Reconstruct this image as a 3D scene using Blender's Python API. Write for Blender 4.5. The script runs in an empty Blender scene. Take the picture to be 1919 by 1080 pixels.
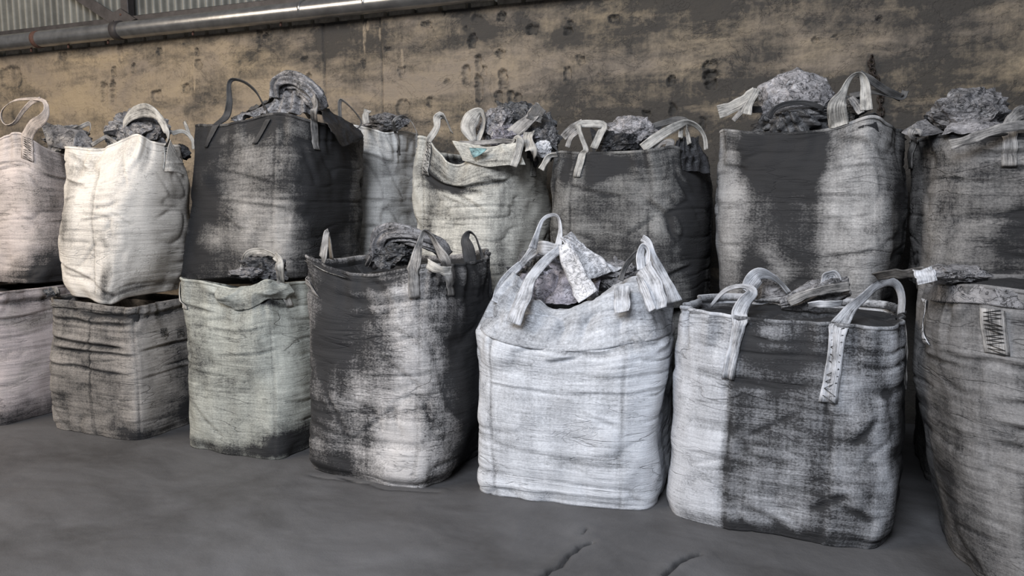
import bpy, bmesh, math, random
import numpy as np
from mathutils import Vector
random.seed(4)
SC = bpy.context.scene
COL = SC.collection

# ------------------------------------------------------------------ camera
F, CX, CY, EYE = 1400.0, 959.5, 540.0, 1.6
YAW, PITCH = math.radians(21), math.radians(6.44)
cam = bpy.data.cameras.new('camera')
cam.sensor_width = 36.0
cam.lens = 36.0 * F / 1919.0
cam.clip_end = 200
camo = bpy.data.objects.new('camera', cam)
camo.location = (0, 0, EYE)
camo.rotation_euler = (math.pi / 2 - PITCH, 0, YAW)
COL.objects.link(camo)
SC.camera = camo

# ------------------------------------------------------------------ light and exposure
SC.view_settings.view_transform = 'Standard'
SC.view_settings.look = 'None'
SC.view_settings.exposure = 0.0
SC.view_settings.gamma = 1.0
SC.view_settings.use_curve_mapping = False
w = bpy.data.worlds.new('world')
SC.world = w
w.use_nodes = True
w.node_tree.nodes['Background'].inputs[0].default_value = (0.86, 0.9, 1.0, 1)
w.node_tree.nodes['Background'].inputs[1].default_value = 0.17


def area(name, loc, target, size, size_y, power, color):
    l = bpy.data.lights.new(name, 'AREA')
    l.shape = 'RECTANGLE'
    l.size, l.size_y, l.energy, l.color = size, size_y, power, color
    o = bpy.data.objects.new(name, l)
    o.location = loc
    o.rotation_euler = (Vector(target) - Vector(loc)).to_track_quat('-Z', 'Y').to_euler()
    COL.objects.link(o)


# the daylight of the open gate behind the photographer, and of the warmer bay to the left
area('gate_daylight', (-1.0, -1.8, 5.0), (-0.9, 4.0, 0.4), 3.0, 2.6, 590, (0.86, 0.91, 1.0))
area('bay_daylight', (-7.6, -0.6, 5.2), (-4.9, 5.0, 1.6), 5.0, 3.0, 460, (1.0, 0.86, 0.7))

# ------------------------------------------------------------------ picture point -> place in the shed
FW = np.array((-math.sin(YAW) * math.cos(PITCH), math.cos(YAW) * math.cos(PITCH), -math.sin(PITCH)))
RT = np.array((math.cos(YAW), math.sin(YAW), 0.0))
UP = np.cross(RT, FW)


def ray(px, py):
    return RT * ((px - CX) / F) - UP * ((py - CY) / F) + FW


def P(px, py, Y):
    d = ray(px, py)
    return np.array((0, 0, EYE)) + d * (Y / d[1])


def G(px, py, z=0.0):
    d = ray(px, py)
    return np.array((0, 0, EYE)) + d * ((z - EYE) / d[2])


def proj(p):
    d = p - np.array((0, 0, EYE))
    z = d @ FW
    return CX + F * (d @ RT) / z, CY - F * (d @ UP) / z


# ------------------------------------------------------------------ noise
def _h(i, j, k, s):
    n = (i * 374761393 + j * 668265263 + k * 1274126177 + s * 362437) & 0xFFFFFFFF
    n = ((n ^ (n >> 13)) * 1274126177) & 0xFFFFFFFF
    n = ((n ^ (n >> 15)) * 2246822519) & 0xFFFFFFFF
    return ((n ^ (n >> 16)) & 0xFFFF) / 65535.0


def noise(x, y, z=0.0, s=0):
    x, y, z = np.broadcast_arrays(np.asarray(x, float), np.asarray(y, float), np.asarray(z, float))
    i, j, k = np.floor(x).astype(np.int64), np.floor(y).astype(np.int64), np.floor(z).astype(np.int64)
    a, b, c = x - i, y - j, z - k
    a, b, c = a * a * a * (a * (a * 6 - 15) + 10), b * b * b * (b * (b * 6 - 15) + 10), c * c * c * (c * (c * 6 - 15) + 10)
    r = 0
    for di in (0, 1):
        for dj in (0, 1):
            for dk in (0, 1):
                r = r + _h(i + di, j + dj, k + dk, s) * (a if di else 1 - a) * (b if dj else 1 - b) * (c if dk else 1 - c)
    return r


def fbm(x, y, z=0.0, s=0, o=4):
    r, a, t = 0, 1.0, 0
    for q in range(o):
        r = r + a * noise(np.asarray(x) * 2 ** q, np.asarray(y) * 2 ** q, np.asarray(z) * 2 ** q, s + q * 17)
        t += a
        a *= 0.5
    return r / t


def ridge(x, y, z=0.0, s=0, k=6):
    return (1 - np.abs(2 * noise(x, y, z, s) - 1)) ** k


def sst(a, b, x):
    t = np.clip((x - a) / (b - a), 0, 1)
    return t * t * (3 - 2 * t)


# ------------------------------------------------------------------ materials
def lin(c):
    return tuple((v / 12.92 if v <= 0.04045 else ((v + 0.055) / 1.055) ** 2.4) for v in c)


class Nodes:
    def __init__(s, name):
        s.m = bpy.data.materials.new(name)
        s.m.use_nodes = True
        s.t = s.m.node_tree
        s.b = s.t.nodes['Principled BSDF']

    def n(s, kind, **kw):
        o = s.t.nodes.new(kind)
        for k, v in kw.items():
            if k.startswith('i_'):
                o.inputs[k[2:].replace('_', ' ')].default_value = v
            else:
                setattr(o, k, v)
        return o

    def l(s, a, b):
        s.t.links.new(a, b)

    def math(s, op, a, b=None, clamp=False):
        o = s.t.nodes.new('ShaderNodeMath')
        o.operation = op
        o.use_clamp = clamp
        for i, v in enumerate((a, b)):
            if v is None:
                continue
            if isinstance(v, (int, float)):
                o.inputs[i].default_value = v
            else:
                s.l(v, o.inputs[i])
        return o.outputs[0]

    def noise(s, vec, scale, mapping=(1, 1, 1), detail=4, rough=0.55, off=0.0, dist=0.0):
        mp = s.n('ShaderNodeMapping')
        mp.inputs['Scale'].default_value = mapping
        mp.inputs['Location'].default_value = (off, off * 1.7, off * 0.6)
        s.l(vec, mp.inputs[0])
        t = s.n('ShaderNodeTexNoise')
        t.inputs['Scale'].default_value = scale
        t.inputs['Detail'].default_value = detail
        t.inputs['Roughness'].default_value = rough
        t.inputs['Distortion'].default_value = dist
        s.l(mp.outputs[0], t.inputs['Vector'])
        return t.outputs[0]

    def line(s, fac, width):
        """thin contour of a noise field: 1 on the line, 0 away from it"""
        a = s.math('ABSOLUTE', s.math('SUBTRACT', fac, 0.5))
        mr = s.n('ShaderNodeMapRange')
        mr.interpolation_type = 'SMOOTHSTEP'
        mr.inputs[1].default_value, mr.inputs[2].default_value = 0.0, width
        mr.inputs[3].default_value, mr.inputs[4].default_value = 1.0, 0.0
        s.l(a, mr.inputs[0])
        return mr.outputs[0]

    def mix(s, fac, a, b):
        o = s.n('ShaderNodeMix', data_type='RGBA')
        s.l(fac, o.inputs[0]) if not isinstance(fac, (int, float)) else setattr(o.inputs[0], 'default_value', fac)
        for i, v in ((6, a), (7, b)):
            if isinstance(v, tuple):
                o.inputs[i].default_value = (*v[:3], 1)
            else:
                s.l(v, o.inputs[i])
        return o.outputs[2]

    def ramp(s, x, a, b, c=0.0, d=1.0):
        mr = s.n('ShaderNodeMapRange')
        for i, v in zip((1, 2, 3, 4), (a, b, c, d)):
            mr.inputs[i].default_value = v
        s.l(x, mr.inputs[0])
        return mr.outputs[0]


DUST = (0.021, 0.021, 0.0225)


def fabric(name, base, dust=DUST, grime=0.25, mottle=0.5, crease=0.3, seed=0.0, bump=0.5, tint=None):
    """woven polypropylene: off-white tape cloth, coal dust rubbed into its creases"""
    N = Nodes(name)
    uv = N.n('ShaderNodeUVMap').outputs[0]
    at = N.n('ShaderNodeAttribute', attribute_name='dirt').outputs['Fac']
    streak = N.noise(uv, 1.0, (3.0, 55.0, 1), 5, 0.6, seed + 1)
    weft = N.noise(uv, 1.0, (90.0, 6.0, 1), 3, 0.5, seed + 2)
    cloud = N.noise(uv, 1.0, (4.0, 4.0, 1), 6, 0.65, seed + 3, 0.6)
    speck = N.noise(uv, 1.0, (85.0, 110.0, 1), 5, 0.75, seed + 4)
    band = N.noise(uv, 1.0, (11.0, 0.7, 1), 3, 0.55, seed + 8)
    msk = N.ramp(N.noise(uv, 1.0, (1.7, 2.6, 1), 3, 0.5, seed + 9), 0.45, 0.6)
    c1 = N.math('MULTIPLY', N.line(N.noise(uv, 1.0, (1.3, 8.0, 1), 3, 0.5, seed + 5, 0.4), 0.012), msk)
    c2 = N.line(N.noise(uv, 1.0, (7.0, 13.0, 1), 3, 0.6, seed + 6, 1.0), 0.022)
    m1 = N.ramp(cloud, 0.46, 0.66)
    c2m = N.math('MULTIPLY', c2, N.ramp(cloud, 0.52, 0.66))
    cr = N.math('MULTIPLY', N.math('MAXIMUM', c1, N.math('MULTIPLY', c2m, 0.7)), crease)
    scr = N.math('MULTIPLY', N.line(N.noise(uv, 1.0, (5.0, 60.0, 1), 2, 0.5, seed + 11, 0.3), 0.03), N.ramp(N.noise(uv, 1.0, (5.0, 8.0, 1), 4, 0.6, seed + 12), 0.47, 0.6))
    cr = N.math('MAXIMUM', cr, N.math('MULTIPLY', scr, crease * 1.3))
    # dust and some painted shade in one field, broken up by the cloth's own relief
    var = N.math('ADD', N.math('MULTIPLY', N.math('SUBTRACT', streak, 0.5), 0.65),
                 N.math('ADD', N.math('MULTIPLY', N.math('SUBTRACT', speck, 0.5), 1.5),
                        N.math('ADD', N.math('MULTIPLY', N.math('ADD', N.math('MULTIPLY', N.math('SUBTRACT', weft, 0.5), 0.6), N.math('MULTIPLY', N.math('SUBTRACT', band, 0.5), 0.8)), 0.6), N.math('MULTIPLY', N.math('SUBTRACT', cloud, 0.5), 1.5))))
    edge = N.math('SUBTRACT', 1.0, N.math('POWER', N.math('ABSOLUTE', N.math('SUBTRACT', N.math('MULTIPLY', at, 2.0), 1.0)), 3.0))
    amp = N.math('ADD', N.math('MULTIPLY', edge, mottle * 1.15), 0.20)
    d = N.math('ADD', N.math('ADD', at, grime * 0.5), N.math('MULTIPLY', var, amp))
    d = N.math('ADD', d, N.math('MULTIPLY', cr, N.math('SUBTRACT', 1.0, N.math('MULTIPLY', at, 0.7))), True)
    d = N.math('MINIMUM', N.math('MAXIMUM', d, 0.0), 0.985)
    d = N.math('POWER', d, 0.8)
    bcol = N.mix(m1, tuple(c * 0.93 for c in base), base) if tint is None else N.mix(m1, tint, base)
    N.l(N.mix(d, bcol, dust), N.b.inputs['Base Color'])
    N.l(N.ramp(d, 0, 1, 0.62, 0.8), N.b.inputs['Roughness'])
    N.b.inputs['Specular IOR Level'].default_value = 0.3
    hgt = N.math('ADD', N.math('MULTIPLY', streak, 0.55), N.math('ADD', N.math('MULTIPLY', c1, -0.45), N.math('ADD', N.math('MULTIPLY', c2m, -0.35), N.math('MULTIPLY', speck, 0.18))))
    bp = N.n('ShaderNodeBump')
    bp.inputs['Strength'].default_value = bump
    bp.inputs['Distance'].default_value = 0.02
    N.l(hgt, bp.inputs['Height'])
    N.l(bp.outputs[0], N.b.inputs['Normal'])
    return N.m


def film(name, base, dust=DUST, amount=0.5, seed=0.0, rough=0.4, scale=1.0):
    """crumpled liner film, webbing or cloth scrap: object-space creases and rubbed-in dust"""
    N = Nodes(name)
    co = N.n('ShaderNodeTexCoord').outputs['Object']
    cl = N.noise(co, 9.0 * scale, (1, 1, 1), 6, 0.65, seed, 0.8)
    fi = N.noise(co, 60.0 * scale, (1, 1, 1), 4, 0.6, seed + 2)
    ln = N.line(N.noise(co, 16.0 * scale, (1, 1, 1.4), 3, 0.6, seed + 4, 1.2), 0.03)
    d = N.math('ADD', N.math('MULTIPLY', N.math('SUBTRACT', cl, 0.5), 2.2), N.math('MULTIPLY', N.math('SUBTRACT', fi, 0.5), 0.8))
    d = N.math('ADD', N.math('ADD', d, amount), N.math('MULTIPLY', ln, 0.35), True)
    N.l(N.mix(d, base, dust), N.b.inputs['Base Color'])
    N.b.inputs['Roughness'].default_value = rough
    N.b.inputs['Specular IOR Level'].default_value = 0.4
    bp = N.n('ShaderNodeBump')
    bp.inputs['Strength'].default_value = 0.6
    bp.inputs['Distance'].default_value = 0.015
    N.l(N.math('ADD', N.math('MULTIPLY', cl, 0.6), N.math('ADD', N.math('MULTIPLY', fi, 0.25), N.math('MULTIPLY', ln, -0.5))), bp.inputs['Height'])
    N.l(bp.outputs[0], N.b.inputs['Normal'])
    return N.m


def web(name, base, dust=DUST, amount=0.25, seed=0.0):
    """lifting-loop webbing: threads run along the strap (u across, v along in metres)"""
    N = Nodes(name)
    uv = N.n('ShaderNodeUVMap').outputs[0]
    th = N.noise(uv, 1.0, (330.0, 9.0, 1), 3, 0.6, seed)
    cl = N.noise(uv, 1.0, (14.0, 10.0, 1), 5, 0.65, seed + 3)
    d = N.math('ADD', N.math('MULTIPLY', N.math('SUBTRACT', th, 0.5), 2.0), N.math('MULTIPLY', N.math('SUBTRACT', cl, 0.5), 2.4))
    d = N.math('ADD', d, amount, True)
    N.l(N.mix(d, base, dust), N.b.inputs['Base Color'])
    N.b.inputs['Roughness'].default_value = 0.6
    bp = N.n('ShaderNodeBump')
    bp.inputs['Strength'].default_value = 0.5
    bp.inputs['Distance'].default_value = 0.01
    N.l(N.math('ADD', th, N.math('MULTIPLY', cl, 0.5)), bp.inputs['Height'])
    N.l(bp.outputs[0], N.b.inputs['Normal'])
    return N.m


def plain(name, col, rough=0.6, metal=0.0, var=0.3, scale=12.0, bump=0.15):
    N = Nodes(name)
    co = N.n('ShaderNodeTexCoord').outputs['Object']
    a = N.noise(co, scale, (1, 1, 1), 6, 0.65)
    N.l(N.mix(N.ramp(a, 0.35, 0.7), tuple(c * (1 - var) for c in col), tuple(min(1, c * (1 + var * 0.5)) for c in col)), N.b.inputs['Base Color'])
    N.b.inputs['Roughness'].default_value = rough
    N.b.inputs['Metallic'].default_value = metal
    bp = N.n('ShaderNodeBump')
    bp.inputs['Strength'].default_value = bump
    bp.inputs['Distance'].default_value = 0.01
    N.l(a, bp.inputs['Height'])
    N.l(bp.outputs[0], N.b.inputs['Normal'])
    return N.m


# ------------------------------------------------------------------ objects
def mesh_obj(name, verts, faces, mat, parent=None, smooth=True, uvs=None, attrs=None):
    me = bpy.data.meshes.new(name)
    me.from_pydata([tuple(v) for v in np.asarray(verts).tolist()], [], faces.tolist() if hasattr(faces, 'tolist') else faces)
    if uvs is not None:
        ul = me.uv_layers.new(name='UVMap')
        li = np.empty(len(me.loops), dtype=np.int32)
        me.loops.foreach_get('vertex_index', li)
        ul.data.foreach_set('uv', np.asarray(uvs, dtype=np.float32)[li].ravel())
    for k, a in (attrs or {}).items():
        at = me.attributes.new(k, 'FLOAT', 'POINT')
        at.data.foreach_set('value', np.asarray(a, dtype=np.float32))
    if mat:
        me.materials.append(mat)
    if smooth:
        me.polygons.foreach_set('use_smooth', [True] * len(me.polygons))
    me.update()
    o = bpy.data.objects.new(name, me)
    COL.objects.link(o)
    if parent is not None:
        o.parent = parent
        o.matrix_parent_inverse = parent.matrix_world.inverted()
    return o


def thing(name, label, cat, loc, group=None):
    o = bpy.data.objects.new(name, None)
    COL.objects.link(o)
    o.location = loc
    o.empty_display_size = 0.1
    o['label'] = label
    o['category'] = cat
    if group:
        o['group'] = group
    bpy.context.view_layer.update()
    return o


def grid_faces(nu, nv, wrap):
    """nu columns, nv rows, index = row*nu+col"""
    m = nu if wrap else nu - 1
    c = np.arange(m)
    r = np.arange(nv - 1)[:, None]
    a = r * nu + c
    b = r * nu + (c + 1) % nu
    return np.stack([a, b, b + nu, a + nu], -1).reshape(-1, 4)


def catmull(pts, n):
    p = np.asarray(pts, float)
    if len(p) == 2:
        t = np.linspace(0, 1, n)[:, None]
        return p[0] * (1 - t) + p[1] * t
    q = np.vstack([2 * p[0] - p[1], p, 2 * p[-1] - p[-2]])
    s = np.linspace(0, len(p) - 1, n)
    i = np.minimum(s.astype(int), len(p) - 2)
    t = (s - i)[:, None]
    a, b, c, d = q[i], q[i + 1], q[i + 2], q[i + 3]
    return 0.5 * (2 * b + (c - a) * t + (2 * a - 5 * b + 4 * c - d) * t ** 2 + (3 * b - a - 3 * c + d) * t ** 3)


def nrm(v):
    return v / np.maximum(np.linalg.norm(v, axis=-1, keepdims=True), 1e-9)


# ------------------------------------------------------------------ bulk bags
VS = [0, .04, .12, .3, .5, .7, .85, .93, 1]
DEPTH = [1.04, 1.05, 1.05, 1.05, 1.04, 1.03, 1.0, .98, .95]
BAGS = []


class Bag:
    """surface S(u, v): u runs round the bag (0 front-left corner, .25 front-right, .5 back-right), v up its side"""

    def __init__(b, name, label, group, c, z0, H, d, yaw, wl, wr, n, df=DEPTH, rim=(), bot=(), folds=(), seams=(), blobs=(),
                 dirt=0.1, wrinkle=1.0, mat=None, seed=1, sag=0.05, dome=0.03, top_dirt=0.95, pinch=0.0, top=True, res=(210, 120), lump=1.0, rimw=0.012, hem=True, under=.02, panels=()):
        b.__dict__.update(locals())
        b.cy, b.sy = math.cos(math.radians(yaw)), math.sin(math.radians(yaw))
        b.per = 2 * (np.mean(wl) + np.mean(wr)) + 4 * d
        b.root = thing(name, label, 'bulk bag', (c[0], c[1], z0), group)
        b.build()
        BAGS.append(b)

    def rimdz(b, u):
        r = np.zeros_like(u)
        for (u0, w_, dz) in b.rim:
            q = np.abs((u - u0 + .5) % 1 - .5)
            r += dz * np.exp(-(q / w_) ** 2)
        return r

    def base(b, u, v):
        t = (u % 1) * 4
        k = np.floor(t)
        a = (t - k) * 2 - 1
        x = np.select([k == 0, k == 1, k == 2], [a, 1 + 0 * a, -a], -1.0)
        y = np.select([k == 0, k == 1, k == 2], [-1 + 0 * a, a, 1 + 0 * a], -a)
        vv = np.clip(v, 0, 1)
        n = np.interp(vv, VS, b.n)
        # smooth profile
        pr = lambda tab: sum(np.interp(np.clip(vv + o, 0, 1), VS, tab) for o in (-.05, -.025, 0, .025, .05)) / 5
        s = (np.abs(x) ** n + np.abs(y) ** n) ** (1 / n)
        x, y = x / s, y / s
        X = np.where(x < 0, x * pr(b.wl), x * pr(b.wr))
        Y = y * b.d * pr(b.df)
        # rounded underside and pinched skirt
        under = 1 - b.under * (1 - sst(0, 0.06, v))
        pin = 1 - b.pinch * sst(.86, 1.02, v)
        X, Y = X * under * pin, Y * under * pin
        z = v * b.H + b.rimdz(u) * sst(.55, 1.0, v)
        for (u0, w_, dz) in b.bot:
            q = np.abs((u - u0 + .5) % 1 - .5)
            z = z + dz * np.exp(-(q / w_) ** 2) * (1 - sst(0, .35, v))
        return X, Y, z

    def disp(b, u, v):
        s, h = (u + 0.25) % 1 * b.per, v * b.H
        q = b.seed * 31
        w_ = b.wrinkle
        d = (fbm(s * 2.6, h * 2.6, 0, q, 3) - .5) * 0.075 * b.lump
        wx = s + 0.10 * (noise(s * 5, h * 5, 0, q + 5) - .5)
        wy = h + 0.05 * (noise(s * 3, h * 7, 0, q + 6) - .5)
        m = sst(.35, .65, noise(s * 2.3, h * 3.5, 0, q + 7))
        cav = ridge(wx * 1.9, wy * 12, 0, q + 8, 7) * m
        cav2 = ridge(wx * 4, wy * 26, 0, q + 9, 5) * sst(.4, .7, noise(s * 3, h * 4, 0, q + 10))
        diag = ridge(wx * 4.5 + wy * 3.2, wy * 3.6 - wx * 1.5, 0, q + 11, 8) * sst(.5, .75, noise(s * 2, h * 2, 0, q + 12))
        d = d - w_ * (0.011 * cav + 0.005 * cav2 + 0.011 * diag)
        # gathers under the rim
        g = (noise(s * 16 + 3 * noise(s * 4, h * 3, 0, q + 13), h * 2.0, 0, q + 14) - .5) * sst(.72, .97, v)
        d = d + g * 0.035 * w_
        d = d + (noise(s * 9, h * 1.5, 0, q + 15) - .5) * 0.02 * (1 - sst(0, .16, v))
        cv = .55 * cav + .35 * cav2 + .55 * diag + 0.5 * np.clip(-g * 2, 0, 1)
        for (u0, v0, u1, v1, dep, wd) in b.folds:
            ax, ay, bx, by = u0 * b.per, v0 * b.H, u1 * b.per, v1 * b.H
            px_, py_ = u * b.per, v * b.H + 0.02 * (noise(s * 6, 0 * h + v0 * 9, 0, q + 21) - .5)
            L2 = (bx - ax) ** 2 + (by - ay) ** 2
            t = np.clip(((px_ - ax) * (bx - ax) + (py_ - ay) * (by - ay)) / L2, 0, 1)
            dd = np.hypot(px_ - ax - t * (bx - ax), py_ - ay - t * (by - ay))
            e = np.exp(-(dd / wd) ** 2) * np.minimum(1, np.minimum(t, 1 - t) * 6 + .15)
            side = (py_ - ay - t * (by - ay)) / wd
            d = d - dep * e + dep * 0.9 * np.exp(-((side - 1.8) / 1.1) ** 2) * np.exp(-(dd / (3 * wd)) ** 2) * np.minimum(1, np.minimum(t, 1 - t) * 6)
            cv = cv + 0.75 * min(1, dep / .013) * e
        for sm in b.seams:
            u0, dep, va, vb = (tuple(sm) + (0.0, 1.0))[:4] if len(sm) < 4 else sm
            dd = (((u - u0 + .5) % 1 - .5) + 0.004 * (noise(h * 4, 0 * h, 0, q + 30) - .5)) * b.per
            gate = sst(va - .02, va + .02, v) * (1 - sst(vb - .02, vb + .02, v))
            e = np.exp(-(dd / 0.009) ** 2) * gate
            d = d - dep * e + 0.6 * dep * np.exp(-((dd - 0.022) / 0.012) ** 2) * gate
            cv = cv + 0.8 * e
        return d, np.clip(cv, 0, 1)

    def S(b, u, v, lift=0.0, cav=False):
        u, v = np.broadcast_arrays(np.asarray(u, float), np.asarray(v, float))
        X, Y, z = b.base(u, v)
        e = 1e-3
        X1, Y1, z1 = b.base(u + e, v)
        tx, ty = X1 - X, Y1 - Y
        L = np.maximum(np.hypot(tx, ty), 1e-9)
        nx, ny = ty / L, -tx / L
        d, c = b.disp(u, v)
        d = d + lift
        X, Y = X + nx * d, Y + ny * d
        p = np.stack([b.c[0] + X * b.cy - Y * b.sy, b.c[1] + X * b.sy + Y * b.cy, b.z0 + z], -1)
        return (p, c) if cav else p

    def N(b, u, v):
        e = 4e-3
        a = b.S(u + e, v) - b.S(u - e, v)
        c = b.S(u, v + e) - b.S(u, v - e)
        return nrm(np.cross(a, c))

    def dirtfield(b, u, v, cav):
        q = b.seed * 31 + 400
        s, h = (u + 0.25) % 1 * b.per, v * b.H
        d = np.full_like(u, b.dirt)
        wu = u + 0.05 * (fbm(s * 4, h * 4, 0, q, 4) - .5)
        wv = v + 0.16 * (fbm(s * 4, h * 4, 0, q + 1, 4) - .5)
        for (u0, v0, ru, rv, a) in b.blobs:
            du = ((wu - u0 + .5) % 1 - .5) / ru
            dv = (wv - v0) / rv
            k = 1 - sst(.25, 1.45, np.sqrt(du * du + dv * dv))
            d = d + a * k
        for (ua, ub, a, so) in b.panels:
            uw = u + .006 * (noise(h * 5, 0 * h, 0, q + 5) - .5)
            d = d + a * sst(ua - so, ua + so, uw) * (1 - sst(ub - so, ub + so, uw))
        d = d + (fbm(s * 3, h * 3, 0, q + 2, 4) - .5) * 0.25
        d = np.clip(d, 0, 1)
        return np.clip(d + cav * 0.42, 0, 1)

    def build(b):
        nu, nv = b.res
        u = -0.25 + np.arange(nu) / nu
        v = np.linspace(0, 1, nv) ** 1.0
        Ug, Vg = np.meshgrid(u, v)
        p, cv = b.S(Ug, Vg, cav=True)
        # underside: drop the lowest ring to rest flat on what carries the bag
        dirt = b.dirtfield(Ug, Vg, cv)
        uv = np.stack([(Ug + .25) * b.per, Vg * b.H], -1)
        rows, drows, uvrows = [p], [dirt], [uv]
        # rim turned over: a thickness ring then the inside of the skirt
        ctr = np.array((b.c[0], b.c[1], 0))
        top = p[-1]
        for (off, dz) in ((.5, .005), (1.0, 0.0), (1.15, -.03), (1.4, -b.sag - .03)):
            r = top + nrm((ctr - top) * np.array((1, 1, 0))) * b.rimw * off
            r = r + np.array((0, 0, dz))
            rows.append(r[None]); drows.append(dirt[-1:] + (.75 if dz < -.01 else 0)); uvrows.append(uv[-1:] + np.array((0, abs(dz) + .002)))  # inner rows painted dark for the shade inside the skirt
        allp = np.concatenate(rows).reshape(-1, 3)
        alld = np.clip(np.concatenate(drows).ravel(), 0, 1)
        alluv = np.concatenate(uvrows).reshape(-1, 2)
        nrow = nv + 4
        f = grid_faces(nu, nrow, True).tolist()
        # bottom cap
        cb = p[0].mean(0)
        cb[2] = p[0][:, 2].min() + .004
        rings = [0.66, 0.33]
        base_i = len(allp)
        capp, prev = [], list(range(nu))
        idx = base_i
        for k in rings:
            r = p[0] * k + cb * (1 - k)
            capp.append(r)
            cur = list(range(idx, idx + nu))
            f += [[prev[(i + 1) % nu], prev[i], cur[i], cur[(i + 1) % nu]] for i in range(nu)]
            prev = cur
            idx += nu
        f += [[prev[(i + 1) % nu], prev[i], idx] for i in range(nu)]
        allp = np.vstack([allp] + capp + [cb[None]])
        m = len(allp) - len(alld)
        alld = np.concatenate([alld, np.full(m, .9)])
        alluv = np.vstack([alluv, np.zeros((m, 2))])
        b.body = mesh_obj('body', allp, f, b.mat, b.root, uvs=alluv, attrs={'dirt': alld})
        if b.top:
            # slack top cloth inside the rim
            e = rows[-2][0]
            c0 = e.mean(0)
            zt = e[:, 2].min() - b.sag
            R = []
            for k in np.linspace(1, 0.02, 26):
                r = e * k + c0 * (1 - k)
                hgt = zt + b.dome * (1 - k * k) + (e[:, 2] - zt - .02) * sst(.82, 1.0, k)
                wr_ = (fbm(r[:, 0] * 7, r[:, 1] * 7, 0, b.seed, 4) - .5) * .06 - .02 * ridge(r[:, 0] * 5, r[:, 1] * 5, 0, b.seed + 3, 6)
                r = np.stack([r[:, 0], r[:, 1], hgt + wr_ * sst(0, .12, 1 - k)], -1)
                R.append(r)
            R = np.array(R)
            uvt = R[..., :2].reshape(-1, 2)
            tf = grid_faces(nu, len(R), True).tolist()
            tf.append(list(range((len(R) - 1) * nu, len(R) * nu)))
            dd = np.clip(b.top_dirt + (fbm(uvt[:, 0] * 6, uvt[:, 1] * 6, 0, b.seed + 9, 4) - .5) * .5, 0, 1)
            mesh_obj('top_cover', R.reshape(-1, 3), tf, b.mat, b.root, uvs=uvt, attrs={'dirt': dd})
        if b.hem:
            # rolled hem along the rim
            ps = p[-1] + np.array((0, 0, .004))
            out = nrm((ps - ctr) * np.array((1, 1, 0)))
            V_, nn = [], 8
            for i in range(nn):
                a = 2 * math.pi * i / nn
                V_.append(ps + out * (.006 * math.cos(a)) + np.array((0, 0, .010 * math.sin(a) - .006)))
            V_ = np.array(V_)
            ff = []
            for i in range(nn):
                j = (i + 1) % nn
                for q_ in range(nu):
                    r_ = (q_ + 1) % nu
                    ff.append([i * nu + q_, i * nu + r_, j * nu + r_, j * nu + q_])
            du = np.tile(np.clip(dirt[-1] - .1 + (noise(u * 60, 0 * u, 0, b.seed) - .5) * .4, 0, 1), nn)
            mesh_obj('hem', V_.reshape(-1, 3), [x[::-1] for x in ff], b.mat, b.root, uvs=np.tile(uv[-1], (nn, 1)) + np.repeat(np.arange(nn), nu)[:, None] * np.array((0, .004)), attrs={'dirt': du})
        # sample grid for picking points on the cloth
        gu, gv = np.meshgrid(np.linspace(-.3, .6, 181), np.linspace(0, 1, 91))
        gp = b.S(gu, gv)
        gx, gy = proj(gp)
        vis = (np.array((0, 0, EYE)) - gp)
        b._g = (gu, gv, gx, gy, gp)

    def at(b, px, py):
        """u, v of the cloth seen at a picture point (nearest sample on the near side)"""
        gu, gv, gx, gy, gp = b._g
        cost = np.hypot(gx - px, gy - py) + gp[..., 1] * 6
        i = np.unravel_index(np.argmin(cost), cost.shape)
        return gu[i], gv[i]


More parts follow.
